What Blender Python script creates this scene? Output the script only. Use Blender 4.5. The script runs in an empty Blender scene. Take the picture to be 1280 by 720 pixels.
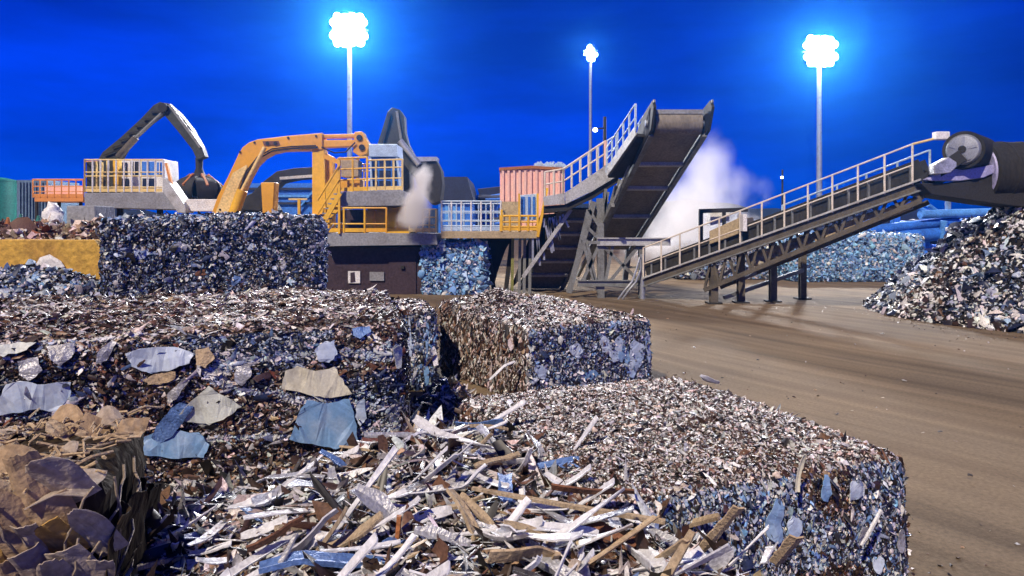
import bpy, bmesh, math, random
import numpy as np
from mathutils import Vector, Matrix, noise

SC = bpy.context.scene
C = SC.collection
PI = math.pi
F, HY, H = 850.0, 285.0, 2.3          # focal length and horizon in 1280-px units, eye height

def W(px, py, Y):
    return Vector(((px - 640) * Y / F, Y, H - (py - HY) * Y / F))

# ------------------------------------------------------------------ materials
def new_mat(name):
    m = bpy.data.materials.new(name); m.use_nodes = True
    return m, m.node_tree.nodes, m.node_tree.links, m.node_tree.nodes['Principled BSDF']

def mat(name, col, rough=0.55, metal=0.0, dirt=None, scale=3.0, amount=0.5, bump=0.15, bscale=None, stretch=None, fine=0.25):
    """painted or bare surface with blotchy wear, fine grain and a little bump"""
    m, n, l, b = new_mat(name)
    tc = n.new('ShaderNodeTexCoord')
    mp = n.new('ShaderNodeMapping'); l.new(tc.outputs['Object'], mp.inputs['Vector'])
    if stretch: mp.inputs['Scale'].default_value = stretch
    t = n.new('ShaderNodeTexNoise'); t.inputs['Scale'].default_value = scale; t.inputs['Detail'].default_value = 8
    t.inputs['Roughness'].default_value = 0.65
    l.new(mp.outputs['Vector'], t.inputs['Vector'])
    r = n.new('ShaderNodeValToRGB'); r.color_ramp.elements[0].position = 0.47; r.color_ramp.elements[1].position = 0.68
    l.new(t.outputs['Fac'], r.inputs['Fac'])
    t2 = n.new('ShaderNodeTexNoise'); t2.inputs['Scale'].default_value = scale * 11; t2.inputs['Detail'].default_value = 5
    l.new(mp.outputs['Vector'], t2.inputs['Vector'])
    mu = n.new('ShaderNodeMath'); mu.operation = 'MULTIPLY'; mu.inputs[1].default_value = amount
    l.new(r.outputs['Color'], mu.inputs[0])
    mx = n.new('ShaderNodeMix'); mx.data_type = 'RGBA'
    mx.inputs['A'].default_value = (*col, 1)
    d = dirt or tuple(c * 0.35 for c in col)
    mx.inputs['B'].default_value = (*d, 1)
    l.new(mu.outputs[0], mx.inputs['Factor'])
    mr = n.new('ShaderNodeMapRange'); mr.inputs['From Min'].default_value = 0.3; mr.inputs['From Max'].default_value = 0.7
    mr.inputs['To Min'].default_value = 1 - fine; mr.inputs['To Max'].default_value = 1 + fine
    l.new(t2.outputs['Fac'], mr.inputs['Value'])
    m2 = n.new('ShaderNodeMix'); m2.data_type = 'RGBA'; m2.blend_type = 'MULTIPLY'; m2.inputs['Factor'].default_value = 1
    l.new(mx.outputs['Result'], m2.inputs['A']); l.new(mr.outputs['Result'], m2.inputs['B'])
    l.new(m2.outputs['Result'], b.inputs['Base Color'])
    b.inputs['Metallic'].default_value = metal
    rr = n.new('ShaderNodeMapRange'); rr.inputs['To Min'].default_value = max(0.05, rough - .12); rr.inputs['To Max'].default_value = min(1, rough + .18)
    l.new(t.outputs['Fac'], rr.inputs['Value']); l.new(rr.outputs['Result'], b.inputs['Roughness'])
    if bump:
        bp = n.new('ShaderNodeBump'); bp.inputs['Strength'].default_value = bump; bp.inputs['Distance'].default_value = 0.05
        l.new(t2.outputs['Fac'], bp.inputs['Height']); l.new(bp.outputs['Normal'], b.inputs['Normal'])
    return m

def chip_mat(name, rough=0.5, metal=0.0, grain=60):
    m, n, l, b = new_mat(name)
    a = n.new('ShaderNodeAttribute'); a.attribute_name = 'Col'
    tc = n.new('ShaderNodeTexCoord')
    t = n.new('ShaderNodeTexNoise'); t.inputs['Scale'].default_value = grain; t.inputs['Detail'].default_value = 4
    l.new(tc.outputs['Object'], t.inputs['Vector'])
    mr = n.new('ShaderNodeMapRange'); mr.inputs['From Min'].default_value = .3; mr.inputs['From Max'].default_value = .7
    mr.inputs['To Min'].default_value = .5; mr.inputs['To Max'].default_value = 1.25
    l.new(t.outputs['Fac'], mr.inputs['Value'])
    mx = n.new('ShaderNodeMix'); mx.data_type = 'RGBA'; mx.blend_type = 'MULTIPLY'; mx.inputs['Factor'].default_value = 1
    l.new(a.outputs['Color'], mx.inputs['A']); l.new(mr.outputs['Result'], mx.inputs['B'])
    l.new(mx.outputs['Result'], b.inputs['Base Color'])
    b.inputs['Roughness'].default_value = rough; b.inputs['Metallic'].default_value = metal
    return m

def emit_mat(name, col, strength):
    m, n, l, b = new_mat(name)
    b.inputs['Base Color'].default_value = (.8, .8, .8, 1)
    b.inputs['Emission Color'].default_value = (*col, 1); b.inputs['Emission Strength'].default_value = strength
    return m

M = {}
M['chips'] = chip_mat('shredded scrap', .45, 0.0)
M['yellow'] = mat('worn yellow paint', (.76, .43, .02), .5, 0, (.35, .16, .02), 1.1, .45, .05, fine=.08)
M['orange'] = mat('orange machine paint', (.72, .35, .014), .45, 0, (.38, .15, .02), .7, .4, .05, fine=.07)
M['boom_pale'] = mat('pale yellow paint', (.72, .52, .2), .5, 0, (.5, .3, .08), 1.2, .6, .1)  # pale tone for the lit boom foot, shared by the cylinder rod
M['orange_rail'] = mat('orange rail paint', (.7, .27, .06), .5, 0, (.3, .14, .06), 4, .5, .05)
M['cream'] = mat('cream rail paint', (.76, .56, .2), .5, 0, (.4, .28, .1), 4, .5, .05)
M['bone'] = mat('off white rail paint', (.70, .63, .52), .5, 0, (.4, .3, .2), 4, .5, .05)
M['white'] = mat('dirty white paint', (.72, .72, .7), .5, 0, (.35, .33, .3), 2.2, .6, .1)
M['pale_blue'] = mat('pale blue grey paint', (.42, .55, .68), .45, .1, (.16, .22, .32), 3, .5, .1)
M['galv'] = mat('galvanised steel', (.42, .45, .47), .4, .6, (.2, .2, .2), 4, .5, .1)
M['deck'] = mat('grey concrete deck edge', (.25, .26, .27), .8, 0, (.13, .12, .11), 1.3, .55, .2)
M['dark'] = mat('dark greasy steel', (.030, .029, .026), .7, .0, (.018, .016, .012), 2.5, .7, .25)
M['olive'] = mat('dark olive boom paint', (.05, .053, .04), .55, .1, (.02, .018, .012), 2.0, .7, .2)
M['rubber'] = mat('dusty black belt', (.026, .025, .021), .85, 0, (.05, .043, .032), 1.6, .7, .25, stretch=(1, 1, .3))
M['leg'] = mat('brown stained steel', (.10, .085, .06), .7, 0, (.04, .034, .025), 2.5, .7, .25)
M['belt_under'] = mat('dusty belt underside lifted for lack of light', (.21, .185, .14), .9, 0, (.10, .09, .07), 1.4, .7, .3, stretch=(1, 1, .4))  # dusty tone, lightened to make up for the little light undersides get
M['beam'] = mat('grey green painted steel', (.20, .21, .195), .55, .2, (.07, .06, .045), 2.2, .6, .2)
M['beam_light'] = mat('light grey painted steel', (.46, .47, .46), .55, .2, (.15, .13, .1), 2.2, .6, .2)
M['tan'] = mat('tan steel sheet', (.38, .30, .17), .6, 0, (.2, .15, .08), 1.5, .6, .15)
M['maroon'] = mat('dull maroon wall paint', (.055, .038, .045), .7, 0, (.028, .02, .022), 1.1, .6, .15)
M['pink'] = mat('faded salmon paint', (.78, .45, .37), .6, 0, (.68, .5, .4), 1.0, .6, .05, fine=.08)
M['navy'] = mat('dark navy cladding', (.012, .018, .045), .6, 0, None, 1, .3, .1)
M['blue'] = mat('blue painted and blue lit steel', (.035, .17, .60), .5, .1, (.01, .04, .18), 1.4, .55, .1)  # paint on the sheds; on the pipe rack it stands for blue light
M['blue_light'] = mat('light blue painted and blue lit steel', (.10, .32, .72), .5, .1, (.03, .1, .35), 1.4, .5, .1)
M['green'] = mat('green tank paint', (.012, .17, .13), .55, 0, (.01, .08, .07), 1.2, .5, .1)
M['slate'] = mat('slate blue container paint', (.10, .17, .25), .6, 0, (.05, .09, .14), 1.2, .5, .1)
M['ochre'] = mat('stained ochre concrete', (.52, .31, .05), .85, 0, (.28, .14, .04), 1.1, .8, .5, fine=.3)
M['glass'] = mat('dark cab glass', (.02, .03, .06), .08, .0, None, 1, .2, 0)
M['grey_lav'] = mat('lavender grey plate', (.40, .39, .62), .5, .15, (.16, .16, .3), 2.2, .6, .15)
M['steel_pale'] = mat('scratched pale steel', (.55, .56, .58), .35, .5, (.12, .12, .12), 2.6, .8, .3)
M['lens'] = emit_mat('floodlight lens', (.95, .95, .98), 1500)
M['lens_dim'] = emit_mat('small lamp lens', (.8, .95, 1.0), 9)
# scrap pieces
M['s_white'] = mat('weathered white sheet metal', (.66, .67, .69), .5, .05, (.23, .23, .25), 4.5, .75, .25, fine=.16)
M['s_grey'] = mat('grey sheet metal', (.42, .43, .45), .4, .35, (.15, .13, .12), 5, .7, .3)
M['s_wood'] = mat('weathered timber', (.42, .33, .22), .8, 0, (.17, .12, .075), 7, .7, .5, stretch=(1, 1, .2))
M['s_tan'] = mat('torn tan board', (.46, .35, .22), .8, 0, (.25, .17, .1), 5, .6, .3)
M['s_rust'] = mat('rusty scrap steel', (.20, .085, .045), .75, .2, (.07, .035, .025), 6, .7, .4)
M['s_orange'] = mat('orange brown timber', (.36, .13, .035), .7, 0, (.2, .07, .02), 5, .6, .3)
M['s_blue'] = mat('dull blue sheet', (.10, .19, .42), .45, .15, (.03, .06, .16), 5, .7, .3)
M['s_dark'] = mat('blackened scrap', (.06, .055, .055), .6, .2, (.02, .018, .018), 5, .7, .4)
M['p_blue'] = mat('crumpled blue plastic sheet', (.17, .32, .54), .4, 0, (.36, .48, .64), 4, .8, .06, fine=.1)
M['p_lblue'] = mat('pale blue plastic sheet', (.50, .58, .68), .4, 0, (.22, .36, .58), 3.0, .75, .06, fine=.1)
M['p_white'] = mat('grubby white plate', (.60, .64, .58), .5, 0, (.28, .28, .24), 6, .7, .06, fine=.12)
M['p_bone'] = mat('cream plate', (.58, .56, .44), .55, 0, (.3, .27, .19), 5, .6, .06, fine=.12)
M['p_red'] = mat('dark red oxide plate', (.17, .055, .04), .8, 0, (.08, .03, .025), 9, .7, .5)
M['card'] = mat('brown cardboard', (.37, .265, .16), .85, 0, (.16, .105, .06), 3, .7, .25)
M['card_grey'] = mat('grey brown cardboard', (.37, .31, .25), .85, 0, (.2, .15, .11), 3, .7, .25)
M['card_gold'] = mat('golden cardboard', (.48, .29, .08), .75, 0, (.25, .14, .04), 3, .6, .25)
M['card_shade'] = mat('cardboard darkened as shade', (.036, .025, .015), .9, 0, (.018, .012, .008), 3, .7, .4, stretch=(1, 1, .25))  # shade put into the colour: bale's right face and gaps between flaps
for k_ in ('dark', 'rubber', 'olive'): M[k_].node_tree.nodes['Principled BSDF'].inputs['Specular IOR Level'].default_value = .25
for k_ in ('card', 'card_grey', 'card_gold', 'card_shade', 'maroon', 's_wood', 's_tan'): M[k_].node_tree.nodes['Principled BSDF'].inputs['Specular IOR Level'].default_value = .12
M['wire'] = mat('rusty strapping wire', (.30, .24, .17), .6, .3, (.14, .09, .05), 9, .6, .2)
M['rock'] = mat('brown rock', (.25, .19, .15), .85, 0, (.12, .09, .07), 6, .6, .6)

# ------------------------------------------------------------------ object plumbing
def tag(o, label=None, cat=None, group=None, kind=None):
    if label: o['label'] = label
    if cat: o['category'] = cat
    if group: o['group'] = group
    if kind: o['kind'] = kind
    return o

def empty(name, loc, label, cat, group=None):
    o = bpy.data.objects.new(name, None); C.objects.link(o)
    o.location = loc; o.empty_display_size = .2
    return tag(o, label, cat, group, 'thing')

def link(name, me, m, parent=None):
    o = bpy.data.objects.new(name, me)
    if m is not None and len(me.materials) == 0: me.materials.append(m)
    C.objects.link(o)
    if parent is not None:
        o.parent = parent
        p, off = parent, Vector((0, 0, 0))
        while p is not None:
            off += p.location; p = p.parent
        o.location = -off                     # part meshes are modelled in world coordinates
    return o

class MB:
    """collects shapes in world coordinates; build() links them as ONE mesh object"""
    def __init__(s): s.v = []; s.f = []
    def add(s, vs, fs):
        k = len(s.v); s.v += [tuple(v) for v in vs]; s.f += [tuple(i + k for i in f) for f in fs]; return s
    def box(s, c, d, rot=None):
        c = Vector(c); R = rot or Matrix.Identity(3)
        vs = [c + R @ Vector((x * d[0] / 2, y * d[1] / 2, z * d[2] / 2)) for x in (-1, 1) for y in (-1, 1) for z in (-1, 1)]
        return s.add(vs, [(0, 1, 3, 2), (4, 6, 7, 5), (0, 4, 5, 1), (2, 3, 7, 6), (0, 2, 6, 4), (1, 5, 7, 3)])
    def beam(s, p, q, w=.1, h=.1, up=(0, 0, 1)):
        p, q = Vector(p), Vector(q); d = q - p; L = d.length; d.normalize()
        u = Vector(up)
        if abs(d.dot(u)) > .98: u = Vector((0, 1, 0))
        x = d.cross(u).normalized(); z = x.cross(d)
        vs = [e + x * (a * w / 2) + z * (b * h / 2) for e in (p, q) for a, b in ((-1, -1), (1, -1), (1, 1), (-1, 1))]
        return s.add(vs, [(3, 2, 1, 0), (4, 5, 6, 7), (0, 1, 5, 4), (1, 2, 6, 5), (2, 3, 7, 6), (3, 0, 4, 7)])
    def ibeam(s, p, q, w=.15, h=.2, up=(0, 0, 1)):
        p, q = Vector(p), Vector(q); d = (q - p).normalized(); u = Vector(up)
        if abs(d.dot(u)) > .98: u = Vector((0, 1, 0))
        z = d.cross(u).cross(d).normalized(); t = h * .14
        s.beam(p + z * (h - t) / 2, q + z * (h - t) / 2, w, t, u); s.beam(p - z * (h - t) / 2, q - z * (h - t) / 2, w, t, u)
        return s.beam(p, q, w * .2, h - 2 * t - .004, u)
    def tube(s, p, q, r, n=10, r2=None):
        p, q = Vector(p), Vector(q); d = (q - p).normalized()
        u = Vector((0, 0, 1)) if abs(d.z) < .95 else Vector((0, 1, 0))
        x = d.cross(u).normalized(); z = x.cross(d); r2 = r if r2 is None else r2
        vs = []
        for e, rr in ((p, r), (q, r2)):
            vs += [e + x * (rr * math.cos(2 * PI * k / n)) + z * (rr * math.sin(2 * PI * k / n)) for k in range(n)]
        fs = [(k, (k + 1) % n, n + (k + 1) % n, n + k) for k in range(n)] + [tuple(reversed(range(n))), tuple(range(n, 2 * n))]
        return s.add(vs, fs)
    def path(s, pts, r, n=6):
        pts = [Vector(p) for p in pts]; vs = []; fs = []
        for i, p in enumerate(pts):
            d = (pts[min(i + 1, len(pts) - 1)] - pts[max(i - 1, 0)]).normalized()
            u = Vector((0, 0, 1)) if abs(d.z) < .95 else Vector((0, 1, 0))
            x = d.cross(u).normalized(); z = x.cross(d)
            vs += [p + x * (r * math.cos(2 * PI * k / n)) + z * (r * math.sin(2 * PI * k / n)) for k in range(n)]
        for i in range(len(pts) - 1):
            fs += [(i * n + k, i * n + (k + 1) % n, (i + 1) * n + (k + 1) % n, (i + 1) * n + k) for k in range(n)]
        fs += [tuple(reversed(range(n))), tuple(range((len(pts) - 1) * n, len(pts) * n))]
        return s.add(vs, fs)
    def prism(s, pts, Y, depth):
        """outline of (px,py) seen at distance Y, given real thickness away from the viewer"""
        a = [W(x, y, Y) for x, y in pts]; b = [p + Vector((0, depth, 0)) for p in a]; n = len(a)
        return s.add(a + b, [tuple(range(n)), tuple(reversed(range(n, 2 * n)))] + [(k, n + k, n + (k + 1) % n, (k + 1) % n) for k in range(n)])
    def lathe(s, c, prof, n=20, axis=(0, 0, 1)):
        c = Vector(c); d = Vector(axis).normalized(); u = Vector((0, 0, 1)) if abs(d.z) < .95 else Vector((0, 1, 0))
        x = d.cross(u).normalized(); y = x.cross(d); vs = []
        for r, h in prof:
            vs += [c + d * h + x * (r * math.cos(2 * PI * k / n)) + y * (r * math.sin(2 * PI * k / n)) for k in range(n)]
        fs = []
        for i in range(len(prof) - 1):
            fs += [(i * n + k, i * n + (k + 1) % n, (i + 1) * n + (k + 1) % n, (i + 1) * n + k) for k in range(n)]
        fs += [tuple(reversed(range(n))), tuple(range((len(prof) - 1) * n, len(prof) * n))]
        return s.add(vs, fs)
    def build(s, name, m, parent=None, bevel=0, smooth=False):
        me = bpy.data.meshes.new(name); me.from_pydata(s.v, [], s.f); me.validate()
        bm = bmesh.new(); bm.from_mesh(me); bmesh.ops.recalc_face_normals(bm, faces=bm.faces); bm.to_mesh(me); bm.free()
        o = link(name, me, m, parent)
        if smooth:
            for p in me.polygons: p.use_smooth = True
            me.set_sharp_from_angle(angle=math.radians(40))
        if bevel:
            b = o.modifiers.new('edge', 'BEVEL'); b.width = bevel; b.segments = 2; b.limit_method = 'ANGLE'
        return o

def railing(parent, p0, p1, h, n, m, r=.028, mid=(.5,), toe=True, mpost=None):
    """one run of handrail: the rails are the part, every post a sub-part"""
    p0, p1 = Vector(p0), Vector(p1); Z = Vector((0, 0, 1))
    mb = MB()
    mb.tube(p0 + Z * h, p1 + Z * h, r, 8)
    for k in mid: mb.tube(p0 + Z * h * k, p1 + Z * h * k, r * .8, 8)
    if toe: mb.beam(p0 + Z * .09, p1 + Z * .09, .02, .13)
    o = mb.build('railing', m, parent)
    for i in range(n):
        p = p0.lerp(p1, i / (n - 1))
        MB().tube(p, p + Z * (h + r * .5), r * 1.15, 8).build('post', mpost or m, o)
    return o

# ------------------------------------------------------------------ numpy scrap builder
def npnoise(p, seed, freq=1.0, octaves=3):
    rng = np.random.default_rng(seed); out = np.zeros(len(p)); a = 1.0
    for o in range(octaves):
        for _ in range(4):
            d = rng.normal(size=3); d /= np.linalg.norm(d)
            out += a * np.sin(p @ d * freq * (2.1 ** o) * rng.uniform(.7, 1.4) + rng.uniform(0, 6.28))
        a *= .5
    return out / 4

def chips_arrays(rng, P, N, T, size, aspect, tilt, spin, col, fold=.55, jit=.36):
    n = len(P)
    N = N + rng.normal(size=(n, 3)) * tilt; N /= np.linalg.norm(N, axis=1)[:, None] + 1e-9
    T = T - (T * N).sum(1)[:, None] * N; T /= np.linalg.norm(T, axis=1)[:, None] + 1e-9
    B = np.cross(N, T); a = rng.normal(size=n) * spin
    ca, sa = np.cos(a)[:, None], np.sin(a)[:, None]
    T, B = T * ca + B * sa, B * ca - T * sa
    L = size * aspect; Wd = size
    vs = np.zeros((n, 9, 3)); k = 0
    f = rng.uniform(.05, 1, n) * fold * Wd * np.where(rng.random(n) < .75, 1, -1)
    for u in (-1, 0, 1):
        for v in (-1, 0, 1):
            rd = .74 if u and v else 1.0                       # corners pulled in: shreds are nuggets, not squares
            uu = u * rd * (1 + rng.normal(size=n) * jit * .6) + rng.normal(size=n) * jit * .3; vv = v * rd * (1 + rng.normal(size=n) * jit) + rng.normal(size=n) * jit * .3
            hh = (f if u == 0 and v == 0 else 0) + rng.normal(size=n) * jit * .42 * Wd
            vs[:, k] = P + T * (uu * L * .5)[:, None] + B * (vv * Wd * .5)[:, None] + N * np.asarray(hh)[:, None]
            k += 1
    base = np.arange(n)[:, None] * 9
    fs = np.concatenate([base + np.array(q) for q in ([0, 3, 4, 1], [1, 4, 5, 2], [3, 6, 7, 4], [4, 7, 8, 5])], 0)
    cs = np.repeat(col, 9, axis=0)
    return vs.reshape(-1, 3), fs, cs

def mesh_np(name, parts, m, parent=None):
    V = []; Fq = []; Cc = []; k = 0
    for v, f, c in parts:
        V.append(v); Fq.append(f + k); Cc.append(c); k += len(v)
    V = np.concatenate(V); Fq = np.concatenate(Fq); Cc = np.concatenate(Cc)
    me = bpy.data.meshes.new(name)
    me.vertices.add(len(V)); me.vertices.foreach_set('co', V.astype(np.float32).ravel())
    me.loops.add(len(Fq) * 4); me.loops.foreach_set('vertex_index', Fq.astype(np.int32).ravel())
    me.polygons.add(len(Fq)); me.polygons.foreach_set('loop_start', np.arange(0, len(Fq) * 4, 4, dtype=np.int32))
    me.polygons.foreach_set('loop_total', np.full(len(Fq), 4, dtype=np.int32))
    me.update(calc_edges=True); me.validate()
    at = me.color_attributes.new('Col', 'FLOAT_COLOR', 'POINT')
    at.data.foreach_set('color', np.concatenate([Cc, np.ones((len(Cc), 1))], 1).astype(np.float32).ravel())
    return link(name, me, m, parent)

def pick(rng, pal, n):
    cols = np.array([c for c, _ in pal]); w = np.array([w for _, w in pal], float); w /= w.sum()
    c = cols[rng.choice(len(cols), n, p=w)]
    return np.clip(c * rng.uniform(.65, 1.25, (n, 1)) * (1 + rng.normal(size=(n, 3)) * .05), 0.004, .85)

def grid(nu, nv):
    u, v = np.meshgrid(np.linspace(-1, 1, nu), np.linspace(-1, 1, nv), indexing='ij')
    i = np.arange(nu * nv).reshape(nu, nv)
    f = np.stack([i[:-1, :-1], i[1:, :-1], i[1:, 1:], i[:-1, 1:]], -1).reshape(-1, 4)
    return u.ravel(), v.ravel(), f

WHT, PNK, GRY, LGR = (.72, .70, .68), (.62, .50, .45), (.33, .32, .31), (.50, .50, .51)
BRN, DBR, BLK = (.16, .085, .05), (.055, .03, .022), (.018, .017, .018)
BLU, LBL, NAV, SKY = (.12, .18, .32), (.42, .50, .62), (.02, .030, .07), (.19, .36, .64)
TAN, RST = (.36, .26, .16), (.24, .08, .035)
TOP = [((.82, .80, .77), 5), (PNK, 3), (LGR, 2.5), (BRN, 3), (DBR, 5), (BLK, 4)]
BLUE = [(LBL, 5), (BLU, 3), (SKY, 1.5), (WHT, 4), (LGR, 1.5), (NAV, 3.5), (BLK, 4), (DBR, 2)]
BROWN = [(WHT, 2), (PNK, 1.5), (LGR, 1), (TAN, 1.0), (BRN, 4), (DBR, 6), (BLK, 5), (NAV, 1), (BLU, .5), (RST, .5)]
STRIPE = [(PNK, 3), (WHT, 3), (GRY, 1.5), (TAN, 1), (BRN, 4), (DBR, 5), (BLK, 3)]

def bale(name, origin, ex, size, seed, faces, label, group='compressed scrap bales', round_=.16, amp=.03, heap=0.0, core=(.02, .016, .015), cat='scrap bale', blobs=0, heapfn=None, warp=.05, dens=1.5):
    """rounded block of baled scrap; origin = near corner on the ground, ex = horizontal direction of its long face.
    faces: {face: dict(pal, size, aspect, dir, tilt, spin)}; dir 'h' or 'v' gives the grain of the shreds"""
    rng = np.random.default_rng(seed); half = np.array(size) / 2.0
    ex = np.array([*ex, 0.0]); ex /= np.linalg.norm(ex); ey = np.array([-ex[1], ex[0], 0]); ez = np.array([0, 0, 1.0])
    R = np.stack([ex, ey, ez], 1)
    ctr = np.array(origin) + R @ half
    def surf(fc, u, v):
        q = {'top': (u, v, u * 0 + 1), 'front': (u, v * 0 - 1, v), 'back': (u, v * 0 + 1, v), 'left': (u * 0 - 1, u, v), 'right': (u * 0 + 1, u, v)}[fc]
        q = np.stack(q, 1) * half
        inn = np.clip(q, -(half - round_), half - round_); d = q - inn
        d /= np.linalg.norm(d, axis=1)[:, None] + 1e-9
        p = inn + d * round_
        bump = npnoise(p, seed + 1, 2.2 / max(.5, min(size)), 3) * warp + npnoise(p, seed + 2, 11, 2) * amp
        p = p + d * bump[:, None]
        if heap or heapfn is not None:
            t = np.clip((p[:, 2] / half[2] + .2), 0, 1)
            hh = heap * np.clip(1 - (p[:, 0] / half[0]) ** 2, 0, 1) * np.clip(1.15 - (p[:, 1] / half[1]) ** 2, 0, 1)
            if heapfn is not None: hh = hh + heapfn(p[:, 0] / half[0], p[:, 1] / half[1])
            p[:, 2] += hh * t
        return p, d
    parts = []
    o = empty(name, Vector([float(a) for a in (np.array(origin) + R @ np.array([half[0], half[1], 0]))]), label, cat, group)
    for fc in ('top', 'front', 'back', 'left', 'right'):
        s = {'top': (0, 1), 'front': (0, 2), 'back': (0, 2), 'left': (1, 2), 'right': (1, 2)}[fc]
        nu, nv = max(6, int(size[s[0]] / .08)), max(6, int(size[s[1]] / .08))
        u, v, f = grid(nu, nv)
        if fc != 'top': v = v.copy()
        p, d = surf(fc, u, v)
        parts.append((ctr + (p - d * .015) @ R.T, f, np.tile(np.array(core), (len(p), 1))))
    for fc, k in faces.items():
        s = {'top': (0, 1), 'front': (0, 2), 'back': (0, 2), 'left': (1, 2), 'right': (1, 2)}[fc]
        for mult, share, lng in ((.8, 1.2, 1), (1.45, .10, 1), (.48, 1.6, 1), (.8, .05, 2.5)):
            sz = k['size'] * mult
            n = int(size[s[0]] * size[s[1]] / (sz * sz * k.get('aspect', 1.6)) * dens * share * k.get('dens', 1.0))
            u, v = rng.uniform(-1, 1, n), rng.uniform(-1, 1, n)
            p, d = surf(fc, u, v)
            T = np.tile(ez if k.get('dir', 'h') == 'v' else (np.array([1.0, 0, 0]) if s[0] == 0 else np.array([0, 1.0, 0])), (n, 1)).astype(float)
            if fc == 'top': T = rng.normal(size=(n, 3)) * np.array([1, 1, .1]) if k.get('dir') is None else T
            col = pick(rng, k['pal'], n)
            # patches of one material pressed together: groups of chips share a tint
            g = npnoise(p, seed + 7, 3.2, 2)
            if 'pal2' in k:
                sel = g > k.get('cut', .35); col[sel] = pick(rng, k['pal2'], int(sel.sum()))
            if 'streak' in k:                                  # thin pale seams of one material squeezed through the bale
                g2 = npnoise(p * np.array([.55, 4.5, 4.5]), seed + 8, 1.6, 2); sel = np.abs(g2) < .07; col[sel] = pick(rng, k['streak'], int(sel.sum()))
                sel = g2 > .55; col[sel] *= .45
            lift = rng.uniform(-.012, .03, n) * (sz / .04)
            szs = sz * np.clip(rng.lognormal(-.03, .36, n), .4, 1.8)
            asp = k.get('aspect', 1.6) * lng * rng.lognormal(0, .3, n)
            v_, f_, c_ = chips_arrays(rng, p + d * lift[:, None], d, T, szs, asp, k.get('tilt', .45) * (.9 if lng > 1 else 1), max(k.get('spin', .7), .8 if lng > 1 else 0), col)
            parts.append((ctr + v_ @ R.T, f_, c_))
    mesh_np('shredded_block', parts, M['chips'], o)
    return o, (lambda fc, u, v: (lambda r: (Vector([float(a) for a in (ctr + R @ r[0][0])]), Vector([float(a) for a in (R @ r[1][0])])))(surf(fc, np.array([float(u)]), np.array([float(v)]))))

def sheet(name, pts, m, parent, thick=.012, crumple=.03, seed=0, cuts=3, label=None, freq=4.0, smooth=True):
    """a torn, crumpled plate with real thickness from a 3-D outline"""
    bm = bmesh.new(); vs = [bm.verts.new(p) for p in pts]; bm.faces.new(vs); bm.normal_update()
    nrm = bm.faces[0].normal if hasattr(bm.faces, 'ensure_lookup_table') and not bm.faces.ensure_lookup_table() else Vector((0, -1, 0))
    nrm = nrm.copy()
    bmesh.ops.triangulate(bm, faces=bm.faces[:])
    bmesh.ops.subdivide_edges(bm, edges=bm.edges[:], cuts=cuts, use_grid_fill=True)
    off = Vector((seed * 3.7, seed * 1.3, 0))
    for v in bm.verts:
        a = noise.noise(v.co * freq + off); b = noise.noise(v.co * freq * 2.7 + off)
        rg_ = abs(noise.noise(v.co * freq * 1.5 - off)) + .6 * abs(noise.noise(v.co * freq * 3.4 + off * 2))
        v.co += nrm * (a * crumple * .7 + b * crumple * .3 - (rg_ - .3) * crumple * 1.7) + Vector((noise.noise(v.co * 9 + off), 0, noise.noise(v.co * 9 - off))) * crumple * .5
    me = bpy.data.meshes.new(name); bm.to_mesh(me); bm.free()
    if smooth:
        for p in me.polygons: p.use_smooth = True
    o = link(name, me, m, parent)
    s = o.modifiers.new('gauge', 'SOLIDIFY'); s.thickness = thick; s.offset = 0
    if label: o['label'] = label
    return o

def mound(name, cx, cy, rx, ry, hfn, pal, size, n, label, cat, seed, kind='thing', core=(.02, .018, .018), res=60, group=None, tilt=.5, aspect=1.5, big=.1, pal2=None):
    """loose heap: a height field closed at the rim, covered in individual shreds"""
    rng = np.random.default_rng(seed)
    u, v, f = grid(res, res)
    def P(u, v):
        x, y = cx + u * rx, cy + v * ry
        p = np.stack([x, y, np.zeros_like(x)], 1)
        z = hfn(x, y) + npnoise(p, seed + 3, 1.6, 3) * .05
        return np.stack([x, y, z], 1)
    p = P(u, v)
    parts = [(p - np.array([0, 0, .02]), f, np.tile(np.array(core), (len(p), 1)))]
    for mult, share in ((1, 1), (1.9, big), (.55, 1.2)):
        k = int(n * share); a, b = rng.uniform(-1, 1, k), rng.uniform(-1, 1, k); q = P(a, b)
        q = q[q[:, 2] > -.02]; k = len(q)
        e = .05
        hx = (hfn(q[:, 0] + e, q[:, 1]) - hfn(q[:, 0] - e, q[:, 1])) / (2 * e); hy = (hfn(q[:, 0], q[:, 1] + e) - hfn(q[:, 0], q[:, 1] - e)) / (2 * e)
        d = np.stack([-hx, -hy, np.ones(k)], 1); d /= np.linalg.norm(d, axis=1)[:, None]
        col = pick(rng, pal, k)
        if pal2 is not None:
            g = npnoise(q, seed + 9, 1.3, 2) > .3; col[g] = pick(rng, pal2, int(g.sum()))
        sz = size * mult * np.clip(rng.lognormal(0, .35, k), .4, 1.9)
        q = q + d * (rng.uniform(-.2, .6, k) * size)[:, None]
        parts.append(chips_arrays(rng, q, d, rng.normal(size=(k, 3)), sz, aspect * rng.lognormal(0, .3, k), tilt, 1.5, col))
    o = mesh_np(name, parts, M['chips'])
    return tag(o, label, cat, group, kind)

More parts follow.
